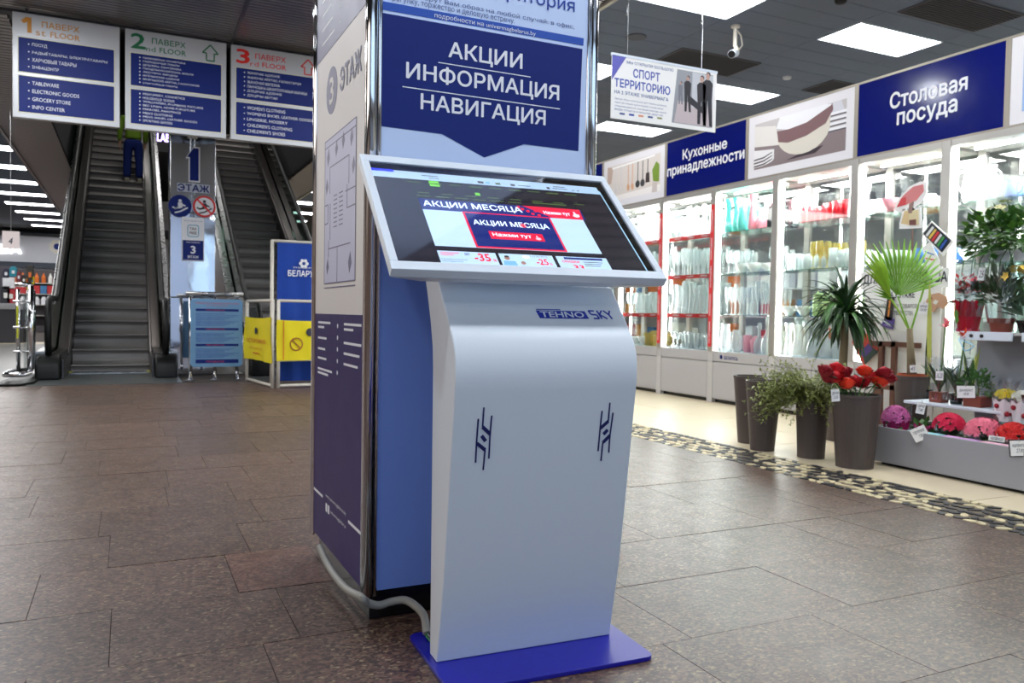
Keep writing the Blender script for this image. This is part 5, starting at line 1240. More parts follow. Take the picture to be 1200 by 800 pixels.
def figure(u, v, h, col_):
    mb = MB(); mb.prism(Pf, [(u-.1*h, v+.48*h), (u+.1*h, v+.48*h), (u+.12*h, v+.8*h), (u+.05*h, v+.86*h), (u-.05*h, v+.86*h), (u-.12*h, v+.8*h)], 0, .0026)
    mb.prism(Pf, [(u-.1*h, v+.5*h), (u, v+.5*h), (u-.02*h, v), (u-.09*h, v)], 0, .0025); mb.prism(Pf, [(u, v+.5*h), (u+.1*h, v+.5*h), (u+.13*h, v), (u+.06*h, v)], 0, .0025)
    mb.build('figure_print', col_, t, world=True)
    MB().prism(Pf, circ(u, v+.92*h, .045*h, .065*h, n=10), 0, .003).build('figure_print', M_figs, t, world=True)
    MB().prism(Pf, circ(u+.005, v+.96*h, .05*h, .05*h, n=10), 0, .0028).build('figure_print', M_fig, t, world=True)
flat(Pf, [(x0+.1, .2), (x0+.24, .13), (x0+.26, .17), (x0+.1, .26)], M_fig, t, 'photo_print', 0, .002)
q = Pf.px(797, 122); figure(q[0], q[1], .17, mat('figure_grey', (120, 122, 132), .5)); q = Pf.px(805, 131); figure(q[0], q[1], .27, M_fig)
q = Pf.px(821, 146); figure(q[0], q[1], .37, M_fig); q = Pf.px(828, 148); figure(q[0], q[1], .41, M_fig)
for px_ in (735, 822):
    p = gy(px_, 66 if px_ < 800 else 78, PY); MB().tube([(p.x, PY-.004, a.z+H), (p.x, PY-.004, CZ)], .0022, 5).build('wire', M_steel, t, world=True)

# ================================================================== PLANTS AND FLOWERS
rp = random.Random(21)
def ppm(p): return FPX/((Vector(p)-CAM).dot(FW))
def away(p, r): d = Vector((p.x, p.y, 0)).normalized(); return p + d*r
G_dark = green('dark', (34, 62, 34)); G_mid = green('mid', (62, 104, 44)); G_lime = green('lime', (118, 168, 42)); G_olive = green('olive', (142, 152, 78)); G_yel = green('variegated', (190, 196, 96))
def planter(x, y, rb, rt, h, label, name='planter'):
    t = thing(name, label, 'planter', (x, y, 0))
    MB().lathe([(rb, 0), (rb*1.0, .01), (rt, h-.02), (rt*1.03, h-.018), (rt*1.03, h), (rt*.92, h), (rt*.9, h-.06)], seg=28, capb=True).build('shell', M_pot, t, smooth=False)
    MB().lathe([(rt*.9, h-.05), (.001, h-.045)], seg=20, capb=False).build('soil', M_soil, t)
    return t
def P(px_, py_, r): q = gz(px_, py_); return away(q, r)
c1 = P(893, 529, .085); planter(c1.x, c1.y, .085, .125, .50, 'tall taupe planter, foremost of the empty pair beside the cabinets')
c0 = P(881, 521, .085); planter(c0.x, c0.y+.03, .085, .125, .51, 'tall taupe planter standing behind the empty one by the cabinets')
c2 = P(950, 538, .09); planter(c2.x, c2.y, .09, .108, .385, 'shorter taupe planter holding the feathery fern')
c3 = P(1001, 550, .115); planter(c3.x, c3.y, .115, .148, .47, 'wide taupe planter full of red roses')
c4 = P(975, 519, .12); planter(c4.x+.1, c4.y, .12, .15, .36, 'dark planter of the yucca behind the rose planter')
# feathery fern
t = thing('feathery_fern', 'feathery olive green fern spilling over its planter', 'plant', (c2.x, c2.y, .37)); fo = MB(); st = MB()
for k in range(300):
    a = rp.uniform(0, 2*pi); up = rp.uniform(.3, 2.6); L = rp.uniform(.2, .38)
    d = Vector((cos(a), sin(a), up)); 
    if k % 3 == 0: d = (-RT*rp.uniform(.3, 1.1) + Vector((0, 0, rp.uniform(.3, 1.3))) + Vector((rp.uniform(-.3, .3), rp.uniform(-.3, .3), 0))); L *= 1.25
    d.normalize(); p = Vector((rp.uniform(-.05, .05), rp.uniform(-.05, .05), .0)); pts = [p.copy()]
    for i in range(9):
        p = p+d*(L/9); d = (d+Vector((rp.uniform(-.12, .12), rp.uniform(-.12, .12), -.17))).normalized(); pts.append(p.copy())
        for q in range(5):
            e = Vector((rp.uniform(-1, 1), rp.uniform(-1, 1), rp.uniform(-.6, .8))).normalized()
            fo.leaf(p, ZZ, e, rp.uniform(.018, .032), .011)
    st.tube(pts[::3], .0012, 3)
fo.build('foliage', G_olive, t, kind='stuff'); st.build('stems', mat('stem', (92, 96, 52), .7), t, kind='stuff')
MB().lathe([(.09, 0), (.115, .05), (.125, .055)], seg=14, capb=False).build('cellophane', M_cello, t)
# roses
def rose_mesh(parent, m_):
    mb = MB()
    for ring, (n_, R_, top) in enumerate(((3, .011, 2.8), (4, .017, 2.55), (5, .023, 2.35), (6, .029, 2.1), (6, .035, 1.8))):
        for k in range(n_):
            a = 2*pi*k/n_+ring*.8; vs = []
            for i in range(5):
                for j in range(5):
                    u = (i/4-.5)*2; v = j/4; aa = a+u*pi/n_*1.75; ph_ = .5+(top-.5)*v*(1-.1*u*u); rr = R_*(1+.16*v*v*(ring > 0)+.05*u*u)
                    vs.append((rr*sin(ph_)*cos(aa)*(1.12 if v == 1 and ring > 1 else 1), rr*sin(ph_)*sin(aa)*(1.12 if v == 1 and ring > 1 else 1), -R_*cos(ph_)*.95+.004*(3-ring)))
            mb.add(vs, [(i*5+j, (i+1)*5+j, (i+1)*5+j+1, i*5+j+1) for i in range(4) for j in range(4)])
    mb.ball((0, 0, .004), .024, seg=8, rings=5)
    return mb
M_rose = mat('rose_red', (196, 22, 34), .6, var=.15); M_rose2 = mat('rose_dark_red', (150, 14, 34), .6, var=.15); M_rose3 = mat('rose_orange_red', (226, 54, 24), .6, var=.12)
roses = [(968, 433, 1), (980, 430, 0), (989, 435, 1), (979, 440, 0), (1002, 445, 0), (992, 448, 2), (1013, 433, 2), (1022, 441, 0), (1031, 446, 2), (1042, 441, 1), (1036, 435, 1), (972, 441, 1), (1010, 447, 0)]
rl = ['lowest at the fern side', 'topmost over the fern', 'third along the upper edge', 'just above the price tag', 'in the middle of the planter', 'low in front beside the price tag', 'highest in the middle', 'behind the large orange one', 'large and low beside the bench', 'last on the bench side', 'upper one next to the bench', 'pressed against the fern', 'low centre, half hidden']
for k, (x, y, mi) in enumerate(roses):
    pos = gy(x, y, c3.y+.02*((k*7) % 5-2)); mm = (M_rose, M_rose2, M_rose3)[mi]
    t = thing('rose', '%s rose in the wide planter, %s' % (('red', 'dark red', 'orange red')[mi], rl[k]), 'flower', tuple(pos), rp.uniform(0, 6), 'red roses in the wide planter')
    o = rose_mesh(t, mm).build('bloom', mm, t, smooth=True); o.scale = (1.25, 1.25, 1.2); o.rotation_euler = (rp.uniform(-.1, .45), rp.uniform(-.4, .2), 0)
    R_ = wm(t).inverted(); b = R_ @ Vector((c3.x+(pos.x-c3.x)*.3, c3.y+(pos.y-c3.y)*.3, .43))
    sm = MB().tube([(0, 0, 0), b*.5+Vector((0, 0, .01)), b], .0035, 5); sm.build('stem', G_mid, t)
    lf = MB()
    for q in range(7):
        lf.leaf(b*rp.uniform(.15, .6), ZZ, (rp.uniform(-1, 1), rp.uniform(-1, 1), rp.uniform(-.4, .4)), rp.uniform(.04, .065), .026)
    lf.build('leaves', G_dark, t, kind='stuff')
def tag(px_, py_, w_, h_, plane, body, label, ang=0, rim=None, name='price_tag'):
    ax, v = plane; pos = gx(px_, py_, v) if ax == 'x' else gy(px_, py_, v)
    u = Vector((0, -1, 0)) if ax == 'x' else Vector((1, 0, 0))
    if ax == 'y': u = _r0.copy()
    if ax == 'x': u = (_r0*.6 + Vector((0, -1, 0))*.4).normalized()
    F_ = Frame(pos, u*cos(ang)+ZZ*sin(ang), -u*sin(ang)+ZZ*cos(ang)); t = thing(name, label, 'price tag', tuple(pos))
    MB().obox(F_, -w_/2, -h_/2, w_/2, h_/2, -.0015, 0).build('card', M_card, t, world=True)
    if rim: MB().obox(F_, -w_/2-.006, -h_/2-.006, w_/2+.006, h_/2+.006, -.004, -.0017).build('rim', M_blackp, t, world=True)
    text(body, F_, (-w_*.38, -h_*.28), w_*.76, h_*.56, M_inkdark, t, h=.001, italic=.3, align='C')
    MB().tube([F_.p(0, h_/2-.006, .001), F_.p(0, h_/2+.012, -.004)], .0018, 5).build('clip', M_steel, t, world=True)
    return t
tag(979, 463, .05, .075, ('y', c3.y-.17), 'роза\n3.50', 'white price tag hanging between the fern and the roses', .1)
# yucca
yc = Vector((c4.x+.1, c4.y, .31)); t = thing('yucca', 'yucca tree with a bare trunk and drooping dark green leaves', 'plant', tuple(yc))
tp_ = gy(990, 374, yc.y); tv = tp_-yc
MB().tube([(0, 0, 0), tv*.35+Vector((-.012, 0, 0)), tv*.7, tv], .033, 9, taper=[1.15, 1, .95, .9]).build('trunk', M_trunk, t, smooth=True)
for k in range(150):
    a = rp.uniform(0, 2*pi); el = rp.uniform(-.5, 1.45); d = Vector((cos(a)*cos(el), sin(a)*cos(el), sin(el)))
    mb = MB().blade(tv+Vector((0, 0, rp.uniform(-.03, .07))), d, rp.uniform(.3, .46), rp.uniform(.028, .04), rp.uniform(.8, 2.0), .35, 7)
    mb.build('leaf', G_dark if rp.random() < .7 else G_mid, t)
# fan palm in its planter
fp = gx(1069, 440, 5.02); pl = planter(fp.x, fp.y, .085, .115, fp.z, 'tall taupe planter holding the fan palm behind the flower bench')
MB().lathe([(.1, fp.z-.02), (.1, fp.z+.012), (.09, fp.z+.012)], seg=20).build('inner_pot', mat('orange_inner_pot', (176, 84, 48), .6), pl)
t = thing('fan_palm', 'fan palm with one wide bright green pleated leaf', 'plant', (fp.x, fp.y, fp.z-.04))
b0 = Vector((0, 0, .0)); b1 = gx(1066, 385, 5.02)-Vector(t.location)
MB().tube([b0, b1*.5, b1], .026, 8, taper=[1.3, 1, .75]).build('trunk', M_trunk, t, smooth=True)
def fan(hub_px, ang0, ang1, R_, n_, nrm, mt, px_x=4.98, tilt=0):
    hub = gx(*hub_px, px_x)-Vector(t.location)
    fr = bpy.data.objects.new('frond', None)
    pet = MB().tube([b1*.95, (b1+hub)*.5+Vector((-.01, 0, .01)), hub], .006, 6).build('frond', mt, t)
    F_ = Frame(hub, _r0*cos(tilt)+_f0*sin(tilt), ZZ)
    for k in range(n_):
        a = ang0+(ang1-ang0)*(k+.5)/n_; w_ = abs(ang1-ang0)/n_/2; rr = R_*(.86+.14*sin(pi*k/(n_-1)))*rp.uniform(.95, 1.03)
        def q(r, b, h): return F_.p(r*cos(b), r*sin(b), h - .06*(r/R_)**2)
        cut = .68
        vs = [q(.012, a-w_, 0), q(.012, a+w_, 0), q(rr*cut, a-w_*.92, .004), q(rr*cut, a, .02), q(rr*cut, a+w_*.92, .004), q(rr, a-w_*.12, -.01), q(rr, a+w_*.12, -.01), q(.012, a, .004)]
        MB().add(vs, [(0, 7, 3, 2), (7, 1, 4, 3), (2, 3, 5), (3, 4, 6), (3, 6, 5)]).build('leaf_segment', mt, pet)
    return pet
fan((1052, 347), radians(135), radians(14), .43, 19, None, G_lime)
fan((1044, 350), radians(142), radians(100), .38, 9, None, green('yellow_lime', (142, 178, 52)), 4.93, .5)
fan((1046, 352), radians(172), radians(140), .2, 4, None, G_lime, 5.05, .7)
MB().tube([b1*.9, gx(1085, 330, 5.1)-Vector(t.location)], .007, 5).build('petiole', G_lime, t)
# art shop easel board behind the plants
AX = 5.5; AF = Frame((AX, 0, 0), (0, -1, 0), (0, 0, 1))
def apx(pts): return [AF.px(*q) for q in pts]
t = thing('art_shop_easel', 'wooden easel with a white lettered board for the art shop', 'easel', (AX, 4.75, 0))
a = AF.px(1010, 460); b = AF.px(1104, 312); zb = .46
MB().obox(AF, a[0], zb+.02, b[0], b[1], -.012, 0).build('board', M_card, t, world=True)
for (x0, x1, y_) in ((1022, 1080, 402), (1028, 1070, 452)):
    p0 = AF.px(x0, y_); p1 = AF.px(x1, y_); MB().obox(AF, p0[0], p0[1]-.02, p1[0], p0[1]+.02, .0, .03).build('cross_bar', M_wood, t, world=True)
for x_ in (1034, 1049): 
    p0 = AF.px(x_, 430); MB().obox(AF, p0[0]-.02, 0, p0[0]+.02, AF.px(x_, 400)[1], .0, .03).build('leg', M_wood, t, world=True)
MB().obox(AF, a[0]+.1, 0, a[0]+.14, b[1]-.05, -.045, -.014).build('leg', M_wood, t, world=True); MB().obox(AF, b[0]-.16, 0, b[0]-.12, b[1]-.05, -.045, -.014).build('leg', M_wood, t, world=True)
text_px('ДЛЯ ХУДОЖЕСТВА', AF, (1012, 335), (1110, 333), (1012, 322), M_inkdark, t, bold=.02, h=.004)
MB().obox(AF, AF.px(1008, 330)[0], AF.px(1060, 338)[1], AF.px(1112, 330)[0], AF.px(1060, 316)[1], -.001, .002).build('heading_card', M_card, t, world=True)
text_px('НА 3 ЭТАЖЕ', AF, (1040, 349), (1072, 348), (1040, 342), M_inkdark, t, bold=.02, h=.002)
text_px('БОЛЬШОЙ ВЫБОР ТОВАРОВ', AF, (1018, 361), (1075, 360), (1018, 355), M_inkdark, t, h=.002); text_px('ДЛЯ ТВОРЧЕСТВА', AF, (1040, 370), (1070, 369), (1040, 364), M_inkdark, t, h=.002)
for (x0, y0, x1, y1) in ((1070, 268, 1070, 320), (1095, 300, 1095, 320)): MB().tube([AF.p(*AF.px(x0, y0), .008), AF.p(*AF.px(x1, y1), .008)], .006, 6).build('support_stick', M_wood, t, world=True)
def cut(name, label, cat_, pts, m_, layers, par=None, h=.02):
    c_ = apx(pts); mu = sum(p[0] for p in c_)/len(c_); mv = sum(p[1] for p in c_)/len(c_); tt = thing(name, label, cat_, tuple(AF.p(mu, mv, h)))
    MB().prism(AF, c_, h-.006, h).build('card', m_, tt, world=True)
    for k, (ps, rgb) in enumerate(layers): MB().prism(AF, apx(ps), h, h+.0015*(k+1)).build('print', mat('cut_%d_%d_%d' % rgb, rgb, .5), tt, world=True)
    return tt
cut('brush_cutout', 'white-edged cutout of a pink brush tip above the fan palm', 'cutout', [(1050, 245), (1054, 234), (1067, 219), (1080, 213), (1088, 213), (1088, 226), (1081, 238), (1074, 243), (1073, 250), (1066, 250), (1066, 243), (1058, 249), (1052, 248)], M_card,
    [([(1053, 243), (1060, 230), (1072, 219), (1084, 216), (1085, 224), (1076, 235), (1064, 240)], (214, 130, 130)), ([(1053, 243), (1058, 233), (1064, 231), (1064, 240)], (212, 70, 74)), ([(1068, 239), (1073, 236), (1071, 250), (1067, 250)], (150, 120, 112))])
cut('paint_jar_cutout', 'cutout of a small beige craft box below the brush cutout', 'cutout', [(1056, 262), (1060, 245), (1081, 243), (1082, 267), (1066, 268), (1056, 268)], M_card, [([(1058, 262), (1062, 247), (1070, 247), (1068, 264)], (214, 188, 140)), ([(1067, 264), (1068, 247), (1079, 246), (1079, 264)], (216, 200, 160)), ([(1068, 264), (1068, 258), (1076, 257), (1076, 264)], (120, 72, 66))])
cut('paint_box_cutout', 'tilted cutout of a black paint box with coloured strips', 'cutout', [(1082, 274), (1094, 259), (1120, 283), (1107, 300)], M_card,
    [([(1084, 274), (1094, 261), (1117, 282), (1106, 296)], (44, 48, 56))] + [([(1087+k*3.4, 275.5+k*3), (1095+k*3.2, 265+k*3), (1097+k*3.2, 267+k*3), (1089+k*3.4, 277.5+k*3)], c_) for k, c_ in enumerate(((226, 226, 226), (226, 190, 80), (206, 50, 60), (216, 216, 220), (60, 140, 70), (40, 80, 170)))])
cut('brushes_cutout', 'white cutout of crossed thin brushes under the paint box', 'cutout', [(1083, 290), (1092, 283), (1103, 305), (1102, 326), (1090, 326)], M_card, [([(1086, 294), (1097, 298), (1097, 299.5), (1086, 295.5)], (60, 120, 190)), ([(1087, 302), (1098, 304), (1098, 305.5), (1087, 303.5)], (206, 80, 60))])
cut('palette_cutout', 'brown palette cutout beside the bromeliad', 'cutout', [(1087, 353), (1092, 345), (1102, 343), (1111, 347), (1113, 356), (1107, 362), (1101, 359), (1096, 366), (1089, 362)], mat('palette', (206, 160, 132), .6), [([(1095, 355), (1098, 351), (1102, 353), (1099, 357)], (240, 236, 230)), ([(1091, 350), (1094, 348), (1095, 351)], (150, 70, 60))])
cut('pencil_case_cutout', 'small dark and purple pencil card pinned on the easel board', 'cutout', [(1038, 374), (1042, 348), (1050, 348), (1047, 376)], mat('dark_card', (52, 44, 48), .6), [([(1042, 371), (1044, 352), (1046, 352), (1044, 371)], (220, 140, 60))])
cut('purple_card_cutout', 'purple card cutout hanging on the easel board', 'cutout', [(1034, 382), (1040, 370), (1050, 374), (1048, 386)], mat('purple_card', (96, 76, 150), .6), [([(1037, 381), (1045, 378), (1046, 383)], (140, 120, 190))])
cut('colour_card_cutout', 'red, purple and green tilted card cutout below the yucca leaves', 'cutout', [(1000, 400), (1014, 388), (1032, 408), (1014, 428)], mat('red_card', (196, 66, 52), .6), [([(1010, 412), (1020, 402), (1026, 408), (1014, 420)], (84, 64, 130)), ([(1014, 420), (1026, 408), (1031, 412), (1016, 427)], (58, 74, 66))])

# ---------- flower bench
BX = 4.45
t = thing('flower_bench', 'grey stepped flower bench with a low front trough', 'bench', (BX, 3.0, 0))
M_bench = mat('bench_grey', (150, 150, 156), .45)
MB().box(BX, 1.2, .02, BX+.018, 3.76, .25).build('front_panel', M_bench, t, world=True, bevel=.003)
MB().box(BX+.018, 3.742, .02, 5.15, 3.76, .25).build('end_panel', M_bench, t, world=True)
MB().box(BX+.018, 1.2, .12, 5.15, 3.742, .14).build('trough_floor', M_bench, t, world=True); MB().box(BX+.04, 1.25, 0, 5.1, 3.7, .03).build('plinth', M_blackp, t, world=True)
MB().box(5.12, 1.2, .14, 5.15, 3.5, .88).build('riser_panel', M_bench, t, world=True)
MB().box(4.78, 3.1, .385, 5.11, 3.78, .405).build('white_shelf', M_white, t, world=True, bevel=.004); MB().box(4.79, 3.74, .14, 4.82, 3.77, .385).box(4.79, 3.12, .14, 4.82, 3.15, .385).build('shelf_leg', M_steel, t, world=True)
MB().box(4.72, 1.4, .33, 5.11, 3.09, .342).build('teal_glass_shelf', glassy('teal_glass', (120, 200, 190), .2, .05, body=((60, 150, 140), .5)), t, world=True)
MB().box(4.74, 1.5, .14, 4.76, 1.52, .33).box(4.74, 3.05, .14, 4.76, 3.07, .33).build('shelf_leg', M_steel, t, world=True)
MB().box(4.9, 1.4, .865, 5.3, 3.46, .88).build('upper_tray', M_cabgrey, t, world=True)
MB().box(4.885, 3.12, .83, 4.9, 3.46, .885).box(4.885, 1.4, .83, 4.9, 3.06, .885).build('tray_front', M_white, t, world=True, bevel=.002)
for y_ in (3.38, 3.31): MB().prism(Frame((4.885, y_, .857), (0, -1, 0), (0, 0, 1)), circ(0, 0, .012, n=10), 0, .006).build('bolt', M_dsteel, t, world=True)
MB().box(5.26, 1.4, .88, 5.28, 3.46, 1.33).build('upper_back', M_shelfg, t, world=True)
MB().box(5.0, 1.4, 1.32, 5.3, 3.46, 1.33).build('top_glass_shelf', M_shelfg, t, world=True); MB().box(5.24, 3.42, .88, 5.27, 3.45, 1.32).build('shelf_post', M_alu, t, world=True)
MB().box(5.24, 1.45, .88, 5.27, 1.48, 1.32).build('shelf_post', M_alu, t, world=True)
for k, rgb in enumerate(((150, 214, 222), (206, 160, 212), (236, 190, 206), (120, 200, 210))):
    y_ = 3.5-k*.24; MB().box(BX+.019, y_-.22, .245, BX+.08, y_, .251).build('paper_liner', mat('liner%d' % k, rgb, .6), t, world=True)

def blooms(n_, R3, c, r_, m_, seed, petal=5, flat_=.7):
    """a dome of small flowers, each with petals"""
    rr = random.Random(seed); mb = MB()
    for k in range(n_):
        u = rr.random(); a = rr.uniform(0, 2*pi); el = math.asin(u)*.98 if 1 else 0
        nrm = Vector((cos(a)*cos(el), sin(a)*cos(el), sin(el))); p = Vector(c)+Vector((nrm.x*R3[0], nrm.y*R3[1], nrm.z*R3[2]))
        x = nrm.orthogonal().normalized(); y = nrm.cross(x)
        for q in range(petal):
            b = 2*pi*q/petal+rr.random(); d = x*cos(b)+y*sin(b)+nrm*.35
            mb.leaf(p, nrm, d, r_, r_*.75)
    return mb
def leaves(n_, R3, c, l, m_, seed, up=.3, w_=.5):
    rr = random.Random(seed); mb = MB()
    for k in range(n_):
        a = rr.uniform(0, 2*pi); el = rr.uniform(-.3, 1.3); nrm = Vector((cos(a)*cos(el), sin(a)*cos(el), sin(el))); s_ = rr.uniform(.4, 1)
        p = Vector(c)+Vector((nrm.x*R3[0], nrm.y*R3[1], nrm.z*R3[2]))*s_
        mb.leaf(p, nrm+Vector((0, 0, .6)), nrm+Vector((rr.uniform(-.5, .5), rr.uniform(-.5, .5), up+rr.uniform(-.5, .3))), l*rr.uniform(.7, 1.2), l*w_)
    return mb
def pot(t, r_, h, m_, z=0, square=False):
    if square: MB().prism(G0, rrect(-r_, -r_, r_, r_, .01), z, z+h).build('pot', m_, t, bevel=.003)
    else: MB().lathe([(r_*.75, z), (r_*.98, z+h*.8), (r_*1.05, z+h*.8), (r_*1.05, z+h), (r_*.9, z+h), (r_*.85, z+h*.85), (.001, z+h*.85)], seg=14).build('pot', m_, t)
def wrap(t, r0, r1, z0, z1, m_=None, name='wrapping', seg=16, part=None):
    mb = MB(); pr = []
    v = []; 
    for i, (r_, z_) in enumerate(((r0, z0), ((r0+r1)/2, (z0+z1)/2), (r1, z1))):
        for k in range(seg): rr_ = r_*(1+.09*((k % 2)*2-1)*(i/2)); v.append((rr_*cos(2*pi*k/seg), rr_*sin(2*pi*k/seg), z_+(.012*((k % 2)*2-1) if i == 2 else 0)))
    mb.add(v, [(i*seg+k, i*seg+(k+1) % seg, (i+1)*seg+(k+1) % seg, (i+1)*seg+k) for i in range(2) for k in range(seg)])
    return mb.build(name, m_ or M_cello, t)
def at(px_, X, z): d = ray(px_, 450); p = CAM+d*(X/d.x); return Vector((X, p.y, z))
# front trough row
M_mag = mat('magenta_wrap', (170, 20, 96), .5); M_hyd = mat('hydrangea', (206, 104, 166), .6, var=.2); M_kr = mat('kalanchoe_crimson', (222, 26, 76), .55, var=.12); M_kp = mat('kalanchoe_pink', (240, 122, 146), .55, var=.12); M_ks = mat('kalanchoe_scarlet', (214, 24, 20), .55, var=.12)
def front(px_, X, label, name, m_b, R_, seed, wm_=None, txt=None, zc=.285, hh_=.085):
    p = at(px_, X, .14); t = thing(name, label, 'plant', tuple(p)); pot(t, .055, .09, M_terra if txt is None else M_mag)
    leaves(26, (R_*.9, R_*.9, .05), (0, 0, .1), .06, None, seed, 0, .6).build('leaves', G_mid, t, kind='stuff')
    if m_b: blooms(230, (R_, R_, hh_), (0, 0, zc-.14), .021, None, seed+1, 4).build('blooms', m_b, t, kind='stuff'); MB().ball((0, 0, zc-.14), R_*.8, R_*.8, hh_*.8, 10, 6).build('leaf_core', G_dark, t, smooth=True)
    wrap(t, .06, R_*1.02, .02, .14, wm_)
    if txt:
        F_ = Frame(p+Vector((-.072, .035, .085)), _r0, ZZ); 
        text(txt, F_, (0, .0), .1, .034, M_ink, t, bold=.02, h=.03)
    else:
        F_ = Frame(p+Vector((-.07, .05, .05)), _r0, ZZ); MB().obox(F_, 0, 0, .075, .06, .012, .014).build('label_card', mat('blue_card', (150, 170, 200), .5), t, world=True)
        MB().prism(F_, circ(.035, .03, .02, .014, n=10), .014, .015).build('label_print', M_inkdark, t, world=True)
    return t
front(1051, 4.62, 'potted hydrangea with mauve pink blooms in a magenta wrap', 'hydrangea', M_hyd, .085, 3, M_mag, 'ангел', .28, .095)
front(1085, 4.62, 'magenta wrapped pot with green leaves between hydrangea and crimson flowers', 'wrapped_pot_plant', None, .06, 5, M_mag, 'ангел')
front(1114, 4.64, 'potted kalanchoe with crimson flowers in the bench trough', 'kalanchoe', M_kr, .09, 7)
front(1155, 4.62, 'potted kalanchoe with salmon pink flowers in the bench trough', 'kalanchoe', M_kp, .1, 9)
front(1190, 4.62, 'potted kalanchoe with scarlet flowers at the picture edge', 'kalanchoe', M_ks, .085, 11, None, None, .28)
front(1235, 4.62, 'second scarlet kalanchoe beyond the picture edge', 'kalanchoe', M_ks, .085, 13, None, None, .28)
tag(1078, 508, .09, .085, ('x', BX-.012), 'гортензия\n7.80', 'crumpled white price tag leaning on the bench front', .5)
tag(1079, 478, .05, .075, ('x', 4.55), 'цена\n7.80', 'white price tag standing beside the hydrangea', -.15)
tag(1195, 525, .09, .085, ('x', BX-.012), 'каланхоэ\n27.00', 'black-edged white price tag at the picture edge of the bench', .12, True)
tag(1168, 514, .08, .03, ('x', BX-.012), 'каланхоэ', 'narrow white name tag on the bench rim', -.08)
tag(1132, 459, .1, .075, ('x', 4.74), 'декабрист\n18.00', 'large pale price tag on the white shelf in front of the leafy pot', .05)
# shelf plants
def brom(px_, X, label, m_b, bl, hb, seed, potm, sq=True):
    p = at(px_, X, .406); t = thing('bromeliad', label, 'plant', tuple(p)); pot(t, .045, .07, potm, 0, sq)
    for k in range(14):
        a = 2*pi*k/14+rp.random()*.3; MB().blade((0, 0, .06), (cos(a)*.5, sin(a)*.5, 1.2), rp.uniform(.16, .26), .026, rp.uniform(.3, .9), .4, 5).build('leaf', G_dark if k % 3 else G_mid, t)
    top = gx(*bl, X)-p; MB().tube([(0, 0, .05), top*.6, top], .005, 6).build('flower_stalk', G_mid, t)
    fb = MB()
    for k in range(22):
        a = rp.uniform(0, 2*pi); el = rp.uniform(.1, 1.4); fb.blade(top-Vector((0, 0, .02)), (cos(a)*cos(el), sin(a)*cos(el), sin(el)), rp.uniform(.05, hb), .018, .2, .3, 3)
    fb.build('bract', m_b, t); wrap(t, .05, .085, .02, .3); return t
M_bp = mat('bract_pink', (240, 140, 150), .5, var=.1); M_bo = mat('bract_orange', (226, 82, 34), .5, var=.1)
brom(1101, 4.9, 'bromeliad with a pink bract in cellophane on the white shelf', M_bp, (1108, 380), .085, 1, M_terra)
brom(1121, 4.9, 'bromeliad with an orange bract on the white shelf', M_bo, (1131, 392), .08, 2, M_blackp, False)
p = at(1120, 5.0, .406); t = thing('ribbon', 'curled light blue ribbon tied around the bromeliads', 'ribbon', tuple(gx(1135, 402, 4.85)))
q = [gx(x, y, 4.84) for x, y in ((1123, 396), (1128, 406), (1130, 411), (1136, 410), (1142, 405), (1136, 402), (1126, 398))]; MB().tube(q, .0035, 6).build('band', mat('ribbon_blue', (130, 190, 226), .4), t, world=True, smooth=True)
p = at(1137, 4.98, .406); t = thing('snake_plant', 'variegated snake plant in a dark pot beside the bromeliads', 'plant', tuple(p)); pot(t, .045, .07, mat('teal_pot', (40, 100, 96), .5))
for k in range(8):
    a = k*.8; MB().blade((.015*cos(a), .015*sin(a), .05), (cos(a)*.12, sin(a)*.12, 1), rp.uniform(.2, .34), .034, .05, .3, 5).build('leaf', (G_yel, G_dark, G_mid)[k % 3], t)
p = at(1146, 4.9, .406); t = thing('leafy_pot_plant', 'bushy small-leaved plant in a terracotta box behind the large tag', 'plant', tuple(p)); pot(t, .06, .065, M_terra, 0, True)
leaves(190, (.11, .11, .15), (0, 0, .09), .035, None, 31, .2, .65).build('foliage', G_mid, t, kind='stuff'); MB().tube([(0, 0, .05), (.01, 0, .12)], .006, 5).build('stem', M_trunk, t)
p = at(1087, 5.06, .406); t = thing('tall_striped_leaf_plant', 'single tall yellow-edged leaf rising behind the pink bromeliad', 'plant', tuple(p)); pot(t, .035, .06, M_blackp)
for k in range(3): MB().blade((0, 0, .05), (-.02+.05*k, .03*k, 1), (.78, .5, .4)[k], .04, .03, .35, 7).build('leaf', G_yel if k != 1 else G_dark, t)
tag(1082, 361, .055, .075, ('x', 4.93), 'цена\n18.90', 'white price tag clipped high on the cellophane', -.1)
tag(1101, 440, .045, .06, ('x', 4.8), '16.20', 'white price tag on the pink bromeliad pot'); tag(1070, 432, .04, .05, ('x', 4.88), '45', 'small grey price tag by the fan palm planter', .1)
# yellow and white chrysanthemums in flowered paper
for px_, rgb, lb in ((1180, (236, 214, 40), 'yellow chrysanthemum pot in flowered paper beside the bench riser'), (1200, (238, 236, 222), 'white chrysanthemum pot in flowered paper at the picture edge')):
    p = at(px_, 4.84, .343); t = thing('chrysanthemum', lb, 'plant', tuple(p)); pot(t, .045, .07, M_terra)
    mf = mat('paper_print', (232, 224, 228), .6); wrap(t, .05, .07, .0, .13, mf, 'flowered_paper')
    for k in range(7):
        a = k*.95; MB().ball((.064*cos(a), .064*sin(a), .05+.045*(k % 2)), .016, seg=7, rings=5).build('paper_flower', M_rose2, t)
    blooms(40, (.06, .06, .04), (0, 0, .15), .02, None, px_, 8).build('blooms', mat('mum_%d' % rgb[2], rgb, .6, var=.1), t, kind='stuff')
    leaves(40, (.05, .05, .03), (0, 0, .13), .03, None, px_, 0, .6).build('leaves', G_dark, t, kind='stuff'); wrap(t, .06, .095, .1, .25)
